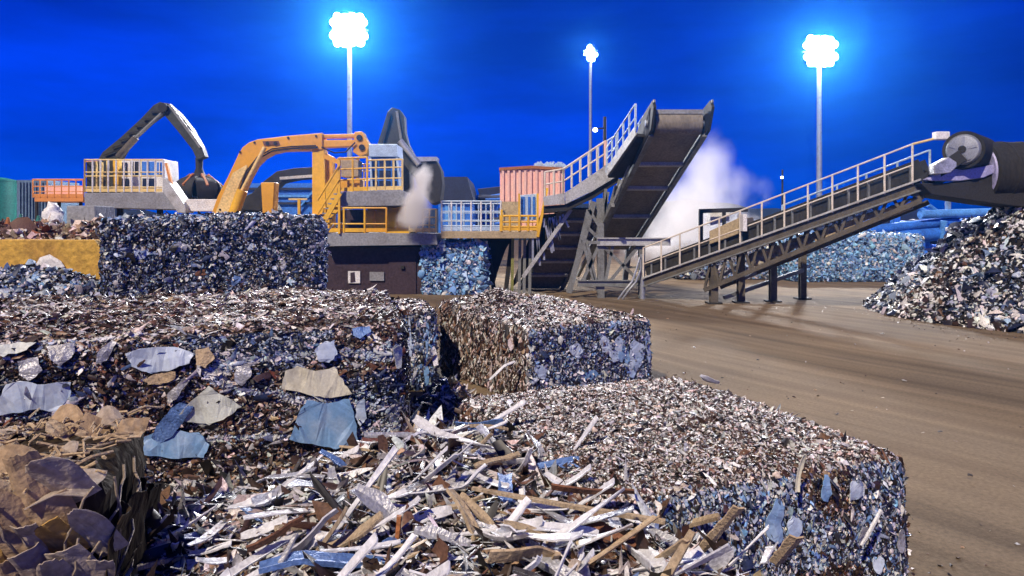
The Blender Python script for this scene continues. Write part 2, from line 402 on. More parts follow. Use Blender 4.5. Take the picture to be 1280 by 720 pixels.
# ================================================================== WORLD, SUN, CAMERA
SUN = Vector((-.36, -.69, .76)).normalized()          # direction towards the light
elev = math.asin(SUN.z); azim = -math.atan2(SUN.x, SUN.y)
w = bpy.data.worlds.new('World'); SC.world = w; w.use_nodes = True
wn, wl = w.node_tree.nodes, w.node_tree.links
bg = wn['Background']
sky = wn.new('ShaderNodeTexSky'); sky.sky_type = 'NISHITA'; sky.sun_disc = False
sky.sun_elevation = math.radians(18); sky.sun_rotation = azim
sky.air_density = 1.0; sky.dust_density = .2; sky.ozone_density = 4.0
tint = wn.new('ShaderNodeMix'); tint.data_type = 'RGBA'; tint.blend_type = 'MULTIPLY'; tint.inputs['Factor'].default_value = 1
tint.inputs['B'].default_value = (.0, .098, 1.0, 1)
wl.new(sky.outputs['Color'], tint.inputs['A'])
tcw = wn.new('ShaderNodeTexCoord'); mpw = wn.new('ShaderNodeMapping'); mpw.inputs['Scale'].default_value = (1.2, 1.2, 5)
wl.new(tcw.outputs['Generated'], mpw.inputs['Vector'])
cn = wn.new('ShaderNodeTexNoise'); cn.inputs['Scale'].default_value = 2.2; cn.inputs['Detail'].default_value = 6; cn.inputs['Roughness'].default_value = .55
wl.new(mpw.outputs['Vector'], cn.inputs['Vector'])
cr = wn.new('ShaderNodeMapRange'); cr.inputs['From Min'].default_value = .35; cr.inputs['From Max'].default_value = .7
cr.inputs['To Min'].default_value = .68; cr.inputs['To Max'].default_value = 1.25
wl.new(cn.outputs['Fac'], cr.inputs['Value'])
cm = wn.new('ShaderNodeMix'); cm.data_type = 'RGBA'; cm.blend_type = 'MULTIPLY'; cm.inputs['Factor'].default_value = 1
wl.new(tint.outputs['Result'], cm.inputs['A']); wl.new(cr.outputs['Result'], cm.inputs['B'])
wl.new(cm.outputs['Result'], bg.inputs['Color']); bg.inputs['Strength'].default_value = .102

sd = bpy.data.lights.new('sun', 'SUN'); sd.energy = 4.7; sd.angle = math.radians(1.5); sd.color = (1, .85, .68)
so = bpy.data.objects.new('sun', sd); C.objects.link(so); so.rotation_euler = SUN.to_track_quat('Z', 'Y').to_euler(); so.location = (-30, -20, 40)

cd = bpy.data.cameras.new('camera'); co = bpy.data.objects.new('camera', cd); C.objects.link(co); SC.camera = co
co.location = (0, 0, H); co.rotation_euler = (PI / 2, 0, 0)
cd.sensor_width = 36; cd.lens = 36 * F / 1280; cd.shift_y = -(360 - HY) / 1280; cd.clip_start = .05; cd.clip_end = 2000
SC.view_settings.view_transform = 'Standard'; SC.view_settings.look = 'None'; SC.view_settings.gamma = 1; SC.view_settings.exposure = 0
SC.view_settings.use_curve_mapping = False
cy = SC.cycles; cy.use_denoising = True; cy.max_bounces = 6; cy.diffuse_bounces = 3; cy.glossy_bounces = 3; cy.volume_bounces = 4
cy.sample_clamp_indirect = 4; cy.caustics_reflective = False; cy.caustics_refractive = False; cy.volume_max_steps = 256

# ================================================================== GROUND, HILLS
gm, n, l, b = new_mat('dusty tracked yard')
tc = n.new('ShaderNodeTexCoord')
mp = n.new('ShaderNodeMapping'); mp.vector_type = 'TEXTURE'; mp.inputs['Rotation'].default_value = (0, 0, math.radians(-58)); mp.inputs['Scale'].default_value = (9, .55, 1)
l.new(tc.outputs['Object'], mp.inputs['Vector'])
dn = n.new('ShaderNodeTexNoise'); dn.inputs['Scale'].default_value = .05; l.new(tc.outputs['Object'], dn.inputs['Vector'])
ad = n.new('ShaderNodeVectorMath'); ad.operation = 'ADD'; l.new(mp.outputs['Vector'], ad.inputs[0])
sc_ = n.new('ShaderNodeVectorMath'); sc_.operation = 'SCALE'; sc_.inputs['Scale'].default_value = 5.0; l.new(dn.outputs['Color'], sc_.inputs[0]); l.new(sc_.outputs[0], ad.inputs[1])
s1 = n.new('ShaderNodeTexNoise'); s1.inputs['Scale'].default_value = 1.4; s1.inputs['Detail'].default_value = 7; s1.inputs['Roughness'].default_value = .6
l.new(ad.outputs[0], s1.inputs['Vector'])
s2 = n.new('ShaderNodeTexNoise'); s2.inputs['Scale'].default_value = .35; s2.inputs['Detail'].default_value = 5; l.new(tc.outputs['Object'], s2.inputs['Vector'])
s3 = n.new('ShaderNodeTexNoise'); s3.inputs['Scale'].default_value = 26; s3.inputs['Detail'].default_value = 8; s3.inputs['Roughness'].default_value = .75; l.new(tc.outputs['Object'], s3.inputs['Vector'])
r1 = n.new('ShaderNodeValToRGB'); e = r1.color_ramp.elements; e[0].position = .34; e[0].color = (.128, .096, .060, 1); e[1].position = .66; e[1].color = (.205, .153, .097, 1)
l.new(s1.outputs['Fac'], r1.inputs['Fac'])
r2 = n.new('ShaderNodeValToRGB'); e = r2.color_ramp.elements; e[0].position = .35; e[0].color = (.86, .87, .88, 1); e[1].position = .65; e[1].color = (1.16, 1.13, 1.06, 1)
l.new(s2.outputs['Fac'], r2.inputs['Fac'])
mA = n.new('ShaderNodeMix'); mA.data_type = 'RGBA'; mA.blend_type = 'MULTIPLY'; mA.inputs['Factor'].default_value = 1
l.new(r1.outputs['Color'], mA.inputs['A']); l.new(r2.outputs['Color'], mA.inputs['B'])
r3 = n.new('ShaderNodeMapRange'); r3.inputs['From Min'].default_value = .3; r3.inputs['From Max'].default_value = .7; r3.inputs['To Min'].default_value = .6; r3.inputs['To Max'].default_value = 1.35
l.new(s3.outputs['Fac'], r3.inputs['Value'])
mB = n.new('ShaderNodeMix'); mB.data_type = 'RGBA'; mB.blend_type = 'MULTIPLY'; mB.inputs['Factor'].default_value = 1
wv = n.new('ShaderNodeTexWave'); wv.wave_type = 'BANDS'; wv.bands_direction = 'Y'; wv.inputs['Scale'].default_value = .11; wv.inputs['Distortion'].default_value = 1.6; wv.inputs['Detail'].default_value = 2; wv.inputs['Detail Scale'].default_value = .4
l.new(ad.outputs[0], wv.inputs['Vector'])
wr = n.new('ShaderNodeValToRGB'); e = wr.color_ramp.elements; e[0].position = .80; e[0].color = (1, 1, 1, 1); e[1].position = .97; e[1].color = (.55, .53, .52, 1)
l.new(wv.outputs['Fac'], wr.inputs['Fac'])
mT = n.new('ShaderNodeMix'); mT.data_type = 'RGBA'; mT.blend_type = 'MULTIPLY'; mT.inputs['Factor'].default_value = .4
l.new(mA.outputs['Result'], mT.inputs['A']); l.new(wr.outputs['Color'], mT.inputs['B']); l.new(mT.outputs['Result'], mB.inputs['A']); l.new(r3.outputs['Result'], mB.inputs['B']); l.new(mB.outputs['Result'], b.inputs['Base Color'])
b.inputs['Roughness'].default_value = .9; b.inputs['Specular IOR Level'].default_value = .2
bp = n.new('ShaderNodeBump'); bp.inputs['Strength'].default_value = .5; bp.inputs['Distance'].default_value = .04
am = n.new('ShaderNodeMath'); am.operation = 'MULTIPLY_ADD'; am.inputs[1].default_value = .35
l.new(s3.outputs['Fac'], am.inputs[0]); l.new(s1.outputs['Fac'], am.inputs[2]); l.new(am.outputs[0], bp.inputs['Height']); l.new(bp.outputs['Normal'], b.inputs['Normal'])
o = MB().add([(-160, -12, 0), (160, -12, 0), (160, 150, 0), (-160, 150, 0)], [(0, 1, 2, 3)]).build('ground', gm)
tag(o, 'brown dusty yard ground streaked with tyre tracks', kind='structure')

hm = mat('dark wooded hillside', (.012, .028, .05), .9, 0, (.006, .014, .03), .06, .6, .3)
hv, hf = [], []
xs = np.linspace(-158, 158, 120)
for i, x in enumerate(xs):
    z = 6.2 + 1.4 * math.sin(x * .045 + .6) + .5 * math.sin(x * .21) + .25 * math.sin(x * .73)
    if 30 < x < 75: z += .3
    hv += [(x, 128, -.3), (x, 133, z * .55), (x, 140, z), (x, 148, -.3)]
for i in range(len(xs) - 1):
    for k in range(3):
        a = i * 4 + k; hf.append((a, a + 4, a + 5, a + 1))
o = MB().add(hv, hf).build('hill', hm); tag(o, 'low dark wooded ridge along the horizon', kind='structure')

# ================================================================== BALES
tp = dict(pal=TOP, size=.034, aspect=1.7, tilt=.40, spin=1.5, dir=None, dens=1.0)
# right foreground bale
bR, sR = bale('scrap_bale', (.42, 3.12, 0), (.926, .377), (1.98, 2.2, 1.0), 11,
    {'top': dict(tp, size=.0175, tilt=.5), 'front': dict(pal=BLUE, pal2=BROWN, cut=.55, size=.020, aspect=2.0, dir='v', spin=.5, tilt=.45),
     'right': dict(pal=BROWN, size=.026, aspect=1.8, dir='v', spin=.5), 'left': dict(pal=BROWN, size=.03)},
    'blue flecked scrap bale with pale pinkish shredded top beside the bare yard', round_=.10, heap=.10, amp=.012, warp=.03)
# middle bale
b2, s2_ = bale('scrap_bale', (.2, 8.7, 0), (.857, .514), (2.1, 2.7, 1.0), 12,
    {'top': dict(tp, size=.034), 'front': dict(pal=BLUE, size=.033, aspect=1.5, dir='v', spin=1.0, pal2=[(LBL, 5), ((.3, .48, .76), 4), (WHT, 2), (NAV, 1)], cut=.25),
     'left': dict(pal=STRIPE, size=.034, aspect=3.0, dir='v', spin=.22, tilt=.4), 'right': dict(pal=BLUE, size=.045)},
    'square scrap bale with light blue plates and a brown vertically streaked side', round_=.10, heap=.08, amp=.014,
    heapfn=lambda u, v: .22 * np.exp(-((u + .35) ** 2 / .12 + (v - .35) ** 2 / .15)) + .12 * np.clip(v, 0, 1), warp=.03)
# narrow blue bale behind
b3, s3_ = bale('scrap_bale', (-3.03, 9.2, 0), (.9707, .2402), (2.02, 1.5, 1.12), 13,
    {'top': dict(tp, size=.042), 'front': dict(pal=BLUE, size=.042, aspect=1.8, dir='v', spin=.5, pal2=[(LBL, 2), (SKY, 3), (BLU, 4)], cut=.3),
     'right': dict(pal=BLUE, size=.042, aspect=2.0, dir='v', spin=.5)},
    'blue scrap bale squeezed between the dark brown bale and the streaked square bale', round_=.10, heap=.06, amp=.014, warp=.03)
# long brown bale on the left
bL, sL = bale('scrap_bale', (-6.04, 4.69, 0), (.9707, .2402), (5.25, 2.5, 1.50), 14,
    {'top': dict(tp, pal=[(WHT, 3), (PNK, 4), (LGR, 1.5), (TAN, 1.2), (BRN, 5), (DBR, 6), (BLK, 4)], size=.026, aspect=2.6, dir='h', spin=.35, tilt=.5, streak=[((.82, .79, .74), 1)]),
     'front': dict(pal=BROWN, size=.029, aspect=2.0, dir='h', spin=.6, tilt=.55, pal2=[(LBL, 2), (BLU, 1.5), (NAV, 4), (BLK, 4), (WHT, 2)], cut=.22, streak=[(LGR, 2), (LBL, 2), (WHT, 1)]),
     'right': dict(pal=BROWN, size=.036, aspect=1.6, dir='v', spin=1.0)},
    'long dark brown scrap bale with white and blue plates crushed into its side', round_=.20, heap=.03, amp=.03, warp=.06,
    heapfn=lambda u, v: .04 * np.clip(v, -1, 1))
# tall dark blue bale
b5, s5_ = bale('scrap_bale', (-6.25, 10.21, 0), (.9707, .2402), (3.28, 2.4, 2.46), 15,
    {'top': dict(tp, pal=BLUE, size=.05), 'front': dict(pal=[(LBL, 3), (BLU, 4), (WHT, 2.5), (LGR, 1.5), (NAV, 7), (BLK, 6), (DBR, 3), (TAN, .4)], size=.045, aspect=1.4, spin=1.3, tilt=.55),
     'right': dict(pal=BLUE, size=.05), 'left': dict(pal=BLUE, size=.05)},
    'tall dark blue scrap bale below the yellow boom', round_=.16, heap=.05, amp=.03, warp=.06)

def plates(parent, sf, O, ex, ln, ht, items, seed):
    """torn plates pressed into the side of a bale: outlines ragged, following the bulges of the side"""
    for i, (pts, m, lab) in enumerate(items):
        rr = random.Random(seed + i); rag = []
        for j, p in enumerate(pts):
            q = pts[(j + 1) % len(pts)]
            for t in (0, .25, .5, .75):
                rag.append((p[0] + (q[0] - p[0]) * t + rr.uniform(-1.3, 1.3) * (t > 0), p[1] + (q[1] - p[1]) * t + rr.uniform(-1.1, 1.1) * (t > 0)))
        out = []
        for x, y in rag:
            r0, r1 = W(x, y, 0), W(x, y, 1) - W(x, y, 0); nn = Vector((ex[1], -ex[0], 0)); t_ = (Vector(O) - r0).dot(nn) / r1.dot(nn); w_ = r0 + r1 * t_
            p, d = sf('front', (w_ - Vector(O)).dot(Vector((*ex, 0))) / ln * 2 - 1, w_.z / ht * 2 - 1); out.append(p + d * (.040 + .006 * (i % 3)))
        sheet('crushed_plate', out, M[m], parent, .003, .016, seed + i, 1, lab, 4.0, False)
plates(bL, sL, (-6.04, 4.69, 0), (.9707, .2402), 5.25, 1.50, [
    ([(157, 437), (175, 430), (218, 429), (243, 436), (238, 448), (215, 457), (188, 463), (165, 455)], 'p_lblue', 'rounded pale blue plate near the top'),
    ([(352, 482), (358, 458), (372, 452), (395, 458), (418, 453), (430, 470), (440, 487), (415, 493), (385, 488)], 'p_bone', 'cream plate with torn edges'),
    ([(362, 545), (372, 520), (384, 494), (410, 500), (437, 493), (446, 530), (448, 552), (420, 558), (390, 552)], 'p_blue', 'large blue plate below the cream plate'),
    ([(218, 524), (240, 498), (262, 478), (280, 490), (304, 505), (285, 518), (262, 531), (240, 527)], 'p_white', 'pointed white plate'),
    ([(0, 497), (12, 474), (30, 470), (60, 474), (91, 472), (90, 490), (72, 512), (48, 508), (20, 512), (0, 516)], 'p_lblue', 'bluish white plate sticking out low'),
    ([(0, 428), (28, 422), (46, 423), (30, 435), (10, 440), (0, 440)], 'p_white', 'small flat white plate'),
    ([(178, 472), (195, 464), (220, 460), (218, 470), (200, 479), (185, 478)], 's_tan', 'small tan chunk'),
    ([(393, 432), (403, 424), (418, 421), (422, 436), (412, 447), (398, 444)], 'p_lblue', 'crumpled pale blue scrap'),
    ([(486, 428), (496, 424), (501, 438), (498, 456), (491, 455)], 'p_white', 'upright white chip at the corner'),
    ([(180, 545), (205, 538), (248, 540), (262, 556), (255, 572), (215, 572), (180, 566)], 'p_blue', 'blue plastic strip low on the side'),
    ([(205, 520), (225, 500), (242, 506), (228, 530), (200, 556), (190, 545)], 's_blue', 'dull blue sheet'),
    ([(60, 428), (92, 424), (95, 436), (80, 452), (68, 444)], 's_grey', None),
    ([(124, 435), (140, 418), (146, 424), (134, 446), (122, 450)], 's_grey', None),
    ([(25, 445), (50, 440), (58, 455), (40, 470), (28, 462)], 's_grey', None),
    ([(246, 432), (262, 428), (270, 442), (258, 455), (246, 450)], 's_tan', None),
    ([(296, 452), (312, 448), (316, 462), (304, 478), (294, 470)], 's_grey', None),
    ([(440, 405), (462, 402), (464, 412), (450, 420), (441, 415)], 's_blue', None),
    ([(210, 490), (232, 466), (236, 474), (222, 496), (212, 502)], 's_grey', None),
    ([(446, 498), (456, 494), (458, 520), (450, 530), (444, 518)], 'p_lblue', None),
], 21)

def face_plates(parent, sf, fc, items, seed, thick=.012):
    for i, (u, v, du, dv, m, lab) in enumerate(items):
        rng = random.Random(seed * 31 + i); pts = []
        k = 18; c1, c2, c3, c4 = (rng.uniform(0, 6.3) for _ in range(4))
        for j in range(k):
            a = 2 * PI * j / k; r = .86 + .17 * math.cos(2 * a + c1) + .12 * math.cos(3 * a + c2) + .07 * math.cos(5 * a + c3) + rng.uniform(-.05, .05)
            p, d = sf(fc, u + du * r * math.cos(a), v + dv * r * math.sin(a)); pts.append(p + d * .024)
        sheet('crushed_plate', pts, M[m], parent, thick * .3, .012, seed + i, 1, lab, 6, False)
face_plates(b2, s2_, 'front', [(-.28, .32, .13, .2, 'p_lblue', None), (.18, .42, .10, .30, 'p_lblue', None), (.36, .22, .12, .42, 'p_lblue', None), (.50, .05, .1, .3, 'p_blue', None),
    (.70, -.05, .17, .52, 'p_lblue', 'large upright light blue plate'), (.92, .25, .06, .5, 'p_lblue', None), (-.82, -.1, .1, .22, 'p_lblue', None), (-.05, -.35, .1, .18, 'p_blue', None), (-.35, -.75, .3, .18, 'p_lblue', None)], 41)
face_plates(b3, s3_, 'front', [(.86, .3, .03, .5, 'p_blue', None), (.62, .3, .03, .55, 'p_lblue', None), (.85, -.6, .05, .3, 'p_blue', None)], 51)
face_plates(b5, s5_, 'front', [(-.62, .55, .09, .07, 'p_lblue', None), (-.30, .62, .07, .08, 's_grey', None), (.2, .2, .05, .07, 's_blue', None), (-.42, -.06, .06, .1, 'p_lblue', None), (.62, .4, .05, .06, 's_grey', None),
    (.35, .62, .05, .05, 'p_lblue', None), (-.1, .3, .06, .05, 's_rust', None), (.55, .02, .05, .07, 's_tan', None), (-.55, -.15, .08, .06, 's_grey', None)], 61)
face_plates(bR, sR, 'front', [(.34, .80, .045, .13, 'p_blue', None), (.55, .74, .055, .13, 'p_lblue', 'small pale blue plate near the top corner'), (-.02, .60, .08, .2, 'p_blue', None), (.10, .50, .05, .17, 'p_lblue', None),
    (.9, .1, .04, .12, 's_grey', None), (.72, -.1, .035, .12, 'p_lblue', None), (.62, .25, .04, .1, 's_grey', None), (.8, -.35, .03, .16, 's_white', None)], 71)

# ------------------------------------------------------------------ cardboard bale, front left corner
cb = empty('cardboard_bale', (-2.2, 2.9, 0), 'strapped bale of folded brown cardboard beside the tangled metal strips', 'cardboard bale')
a = math.radians(19); ux, uy = Vector((-math.cos(a), -math.sin(a), 0)), Vector((-math.sin(a), math.cos(a), 0))
corner = Vector((-1.63, 2.70, 0)); Zv = Vector((0, 0, 1))
cbm = bmesh.new(); bmesh.ops.create_cube(cbm, size=1); bmesh.ops.subdivide_edges(cbm, edges=cbm.edges[:], cuts=14, use_grid_fill=True)
for v in cbm.verts:
    q = Vector((v.co.x * 1.56, v.co.y * 1.06, v.co.z * 1.28)); hs = Vector((.78, .53, .64)); rd = .11
    inn = Vector([max(-h_ + rd, min(h_ - rd, c_)) for c_, h_ in zip(q, hs)]); dd = (q - inn); q = inn + (dd.normalized() * rd if dd.length > 1e-6 else dd)
    q += q.normalized() * (noise.noise(q * 3.1) * .05 + noise.noise(q * 9) * .025 + .015 * math.sin(q.z * 60 + 4 * noise.noise(q * 4)))
    v.co = corner + ux * (q.x + .8) + uy * (q.y + .55) + Zv * (q.z + .64)
cme = bpy.data.meshes.new('cardboard_core'); cbm.to_mesh(cme); cbm.free(); link('cardboard_core', cme, M['card_shade'], cb)
rng = random.Random(5)
def bent_card(name, c, right, up, out, wd, ht, curl, m, parent, seed, th=.004):
    """a torn flap of board: one or two creases, ragged top edge, slightly cupped"""
    rr = random.Random(seed); g = []; nu, nv = 11, 11; cr1, cr2 = rr.uniform(-.5, .5), rr.uniform(-.3, .7); f1, f2 = rr.uniform(-.9, .9), rr.uniform(.1, 1.1); sk = rr.uniform(-.25, .25)
    rag = [rr.uniform(-.05, .04) for _ in range(nu)]; rnd = rr.uniform(0, .45)
    for i in range(nu):
        for j in range(nv):
            u, v = i / (nu - 1) * 2 - 1, j / (nv - 1) * 2 - 1
            w_ = u * wd / 2 * (1 - rnd * max(0, v) ** 3) + sk * v * wd / 2
            hh = v * ht / 2 + (rag[i] * ht / 2 if j == nv - 1 else 0) - rnd * .22 * ht * u * u * max(0, v)
            oo = f1 * wd * .28 * max(0, u - cr1) + f2 * ht * .22 * max(0, v - cr2) + curl * (1 - u * u) + .004 * math.sin(7 * u + seed) * math.cos(5 * v)
            g.append(c + right * w_ + up * hh + out * oo)
    fs = [(i * nv + j, (i + 1) * nv + j, (i + 1) * nv + j + 1, i * nv + j + 1) for i in range(nu - 1) for j in range(nv - 1)]
    me = bpy.data.meshes.new(name); me.from_pydata([tuple(p) for p in g], [], fs)
    o = link(name, me, m, parent); s = o.modifiers.new('gauge', 'SOLIDIFY'); s.thickness = th; s.offset = 0
    return o
k = 0
for row in range(9):
    z = 1.30 - row * .10
    for colm in range(7):
        s = .03 + colm * .105 + (row % 2) * .05 + rng.uniform(-.02, .02)
        if s > .68: continue
        if row < 2 and s < .12: continue
        lean = rng.uniform(-.15, .65)
        up = (Zv * math.cos(lean) + ux * math.sin(lean) - uy * rng.uniform(.05, .5)).normalized(); rt = (ux - Zv * math.tan(lean) * .8 + uy * rng.uniform(-.45, .45)).normalized()
        c = corner + ux * s + Zv * (z + rng.uniform(-.03, .03)) - uy * rng.uniform(.01, .04)
        m = rng.choices(['card', 'card_grey', 'card_gold', 's_tan', 's_grey'], [4, 5, 1.4, 2, .8])[0]
        bent_card('cardboard_sheet', c, rt, up, -uy, rng.uniform(.09, .19), rng.uniform(.17, .32), rng.uniform(.012, .04), M[m], cb, k); k += 1
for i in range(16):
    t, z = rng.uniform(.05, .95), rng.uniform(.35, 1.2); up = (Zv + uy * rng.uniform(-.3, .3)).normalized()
    bent_card('cardboard_sheet', corner + uy * t - ux * rng.uniform(.005, .03) + Zv * z, uy, up, -ux, rng.uniform(.1, .22), rng.uniform(.2, .4), rng.uniform(.004, .02), M[rng.choice(['card_shade', 'card_shade', 'card', 'card_grey'])], cb, k); k += 1
for i in range(20):
    s, t = rng.uniform(.02, .75), rng.uniform(.03, .9)
    bent_card('cardboard_sheet', corner + ux * s + uy * t + Zv * (1.27 + rng.uniform(0, .03)), (ux + uy * rng.uniform(-.5, .5) + Zv * rng.uniform(-.3, .3)).normalized(), (uy + Zv * rng.uniform(-.3, .5)).normalized(), Zv, rng.uniform(.1, .2), rng.uniform(.12, .25), rng.uniform(.01, .05), M[rng.choice(['card', 'card_grey', 's_tan'])], cb, k); k += 1
def wire_pts(p, q, bow, n=9, sd=0):
    rr = random.Random(sd); j = [Vector((rr.uniform(-.01, .01), rr.uniform(-.01, .01), rr.uniform(-.01, .01))) for _ in range(n)]
    return [p.lerp(q, i / (n - 1)) + bow * math.sin(PI * i / (n - 1)) + j[i] for i in range(n)]
rf = lambda t, z: corner + uy * t - ux * .025 + Zv * z
ff = lambda s, z: corner + ux * s - uy * .07 + Zv * z
for i, (p, q, bow) in enumerate([(ff(.02, 1.30), ff(.13, .95), ux * .02), (ff(.06, 1.10), ff(.11, .72), -uy * .02), (rf(.05, 1.05), ff(.10, .8), -uy * .03), (rf(.3, 1.26), ff(.02, 1.02), -ux * .03 - uy * .02),
        (rf(.55, 1.22), rf(.02, .85), -ux * .04), (rf(.62, 1.05), rf(.05, .62), -ux * .03), (ff(.35, 1.34), ff(.25, 1.05), -uy * .05), (ff(.5, 1.35), ff(.55, .9), -uy * .04), (rf(.1, 1.28), rf(.14, .7), -ux * .02), (rf(.66, .95), rf(.2, .6), -ux * .03)]):
    MB().path(wire_pts(p, q, bow, 9, i), .0055).build('baling_wire', M['wire'], cb, smooth=True)
# straw-like torn strips on its top
mbs = MB()
for i in range(150):
    s, t = rng.uniform(0, .85), rng.uniform(0, 1.0); an = rng.uniform(0, PI); L = rng.uniform(.06, .2)
    c = corner + ux * s + uy * t + Zv * (1.29 + rng.uniform(0, .07)); d = Vector((math.cos(an), math.sin(an), rng.uniform(-.3, .3))) * L / 2
    mbs.path([c - d, c + Zv * rng.uniform(-.02, .03), c + d], rng.uniform(.003, .008), 5)
tag(mbs.build('torn_shreds', M['s_tan'], cb), kind='stuff')

# ------------------------------------------------------------------ tangled strip heap in front
def heap_h(x, y):
    x = np.asarray(x, float); y = np.asarray(y, float)
    edge = 1 / (1 + np.exp(-(x + 2.7) * 5)) / (1 + np.exp((x - .34 - .37 * (5.1 - y)) * 7)) / (1 + np.exp((y - 4.75 - .35 * (x + .5)) * 4.5))
    base = 1.02 + .05 * np.sin(x * 2.3 + y) + .04 * np.sin(x * 1.1 - y * 2.7 + 1) + .06 * np.exp(-((x + .1) ** 2 / .5 + (y - 4.0) ** 2 / .6)) - .20 * np.clip((-x - .55) / .8, 0, 1) - .10 * np.clip(2.6 - y, 0, 1)
    spill = .40 * np.exp(-((x + .85) ** 2 / .35 + (y - 6.7) ** 2 / .9)) + .42 / (1 + np.exp(-(x + 2.7) * 5)) / (1 + np.exp((x - .2) * 7)) / (1 + np.exp((y - 5.9) * 5))
    spill = np.maximum(spill, .55 * np.exp(-((x + .78) ** 2 / .16 + (y - 8.0) ** 2 / .55)))
    return np.maximum(base * edge, spill) - .03
mound('shredded_fines', -.5, 5.0, 2.5, 3.9, heap_h, [(WHT, 4), (LGR, 2), (GRY, 1), (PNK, 1.5), (TAN, 1), (BRN, 3), (DBR, 5), (BLK, 4), (NAV, .5), (BLU, .2)], .026, 46000,
      'small dark shredded fines filling the heap under the metal strips', 'shredded fines', 81, 'stuff', tilt=.6, aspect=3.4, big=.25)
rgs = np.random.default_rng(515); qx, qy = rgs.uniform(-1.75, 1.4, 5200), 1.7 + 3.3 * rgs.random(5200)
okq = (qx > -.62 * qy) & (qx < .30 + .37 * (5.1 - qy)); qx, qy = qx[okq], qy[okq]; nq = len(qx)
Pq = np.stack([qx, qy, heap_h(qx, qy) + rgs.uniform(0, .05, nq)], 1); Tq = np.stack([np.cos(-.15 - .55 * qx + rgs.normal(0, .7, nq)), np.sin(-.15 - .55 * qx + rgs.normal(0, .7, nq)), rgs.normal(0, .2, nq)], 1)
slv = mesh_np('metal_slivers', [chips_arrays(rgs, Pq, np.tile(np.array([0, 0, 1.0]), (nq, 1)), Tq, rgs.uniform(.007, .018, nq), rgs.uniform(5, 13, nq), .45, .15, pick(rgs, [((.68, .69, .71), 6), (LGR, 4), (GRY, 3), (PNK, 1), (TAN, 1.5), (BRN, 2), (DBR, 2), (NAV, 1)], nq), .4, .22)], M['chips'])
tag(slv, 'thin grey white splinters filling the gaps between the strips of the scrap heap', kind='stuff')
def strip_mesh(seed, L, wd, th, bow, twist, taper, wav, m, bend=True):
    rr = random.Random(seed); n = 12; vs = []; fs = []; ph = rr.uniform(0, 6); kink = rr.choice([0, 0, 0, 1]); kp = rr.uniform(.25, .75); ka = rr.uniform(-.7, .7); kink = kink if bend else 0
    pos = Vector((0, 0, 0)); ang = 0; pts = []
    for i in range(n + 1):
        t = i / n; pts.append((pos.copy(), ang))
        ang += bow / n + (ka / 2 if kink and abs(t - kp) < .09 else 0)
        pos += Vector((math.cos(ang), 0, math.sin(ang))) * (L / n)
    mid = sum((p for p, _ in pts), Vector()) / len(pts)
    for i, (p, an) in enumerate(pts):
        t = i / n; w_ = wd * (1 - taper * abs(2 * t - 1) ** 3) * (1 + wav * math.sin(t * 9 + ph)) * rr.uniform(.86, 1.1)
        tw = twist * (t - .5); sh = wav * wd * .8 * math.sin(t * 5 + ph)
        side = Vector((0, math.cos(tw), math.sin(tw))); nn = Vector((-math.sin(an), 0, math.cos(an)))
        cup = nn * (wd * .16)
        c = p - mid + Vector((rr.uniform(-.4, .4) * wd if i in (0, n) else 0, sh, 0))
        a_, b_, cc = c - side * w_ / 2 + cup, c + side * w_ / 2 + cup, c
        vs += [a_ + nn * th / 2, cc + nn * th / 2, b_ + nn * th / 2, b_ - nn * th / 2, cc - nn * th / 2, a_ - nn * th / 2]
    for i in range(n):
        for k_ in range(6):
            a_ = i * 6 + k_; b_ = i * 6 + (k_ + 1) % 6; fs.append((a_, b_, b_ + 6, a_ + 6))
    fs += [(5, 4, 1, 0), (4, 3, 2, 1), tuple(n * 6 + q for q in (0, 1, 4, 5)), tuple(n * 6 + q for q in (1, 2, 3, 4))]
    me = bpy.data.meshes.new('strip'); me.from_pydata([tuple(v) for v in vs], [], fs); me.materials.append(m)
    return me
rng = random.Random(77)
KINDS = [  # name, material, count, length, width, thickness, label
    ('metal_strip', 's_white', 172, (.24, .66), (.020, .060), .006, 'bent off white metal strip tangled in the scrap heap', 'metal strip'),
    ('metal_strip', 's_grey', 38, (.20, .60), (.022, .07), .006, 'bent grey metal strip tangled in the scrap heap', 'metal strip'),
    ('timber_offcut', 's_wood', 34, (.22, .6), (.020, .055), .015, 'weathered brown timber offcut lying in the scrap heap', 'timber offcut'),
    ('metal_strip', 's_rust', 22, (.15, .4), (.03, .08), .006, 'rusty brown metal strip tangled in the scrap heap', 'metal strip'),
    ('metal_strip', 's_blue', 9, (.18, .45), (.03, .07), .006, 'dull blue metal strip tangled in the scrap heap', 'metal strip'),
    ('metal_strip', 's_dark', 12, (.2, .5), (.02, .05), .008, 'blackened metal strip tangled in the scrap heap', 'metal strip')]
def place_strip(o, x, y, lift, yaw, pitch, roll):
    o.location = (x, y, float(heap_h(x, y)) + lift)
    o.rotation_euler = (roll, pitch, yaw)
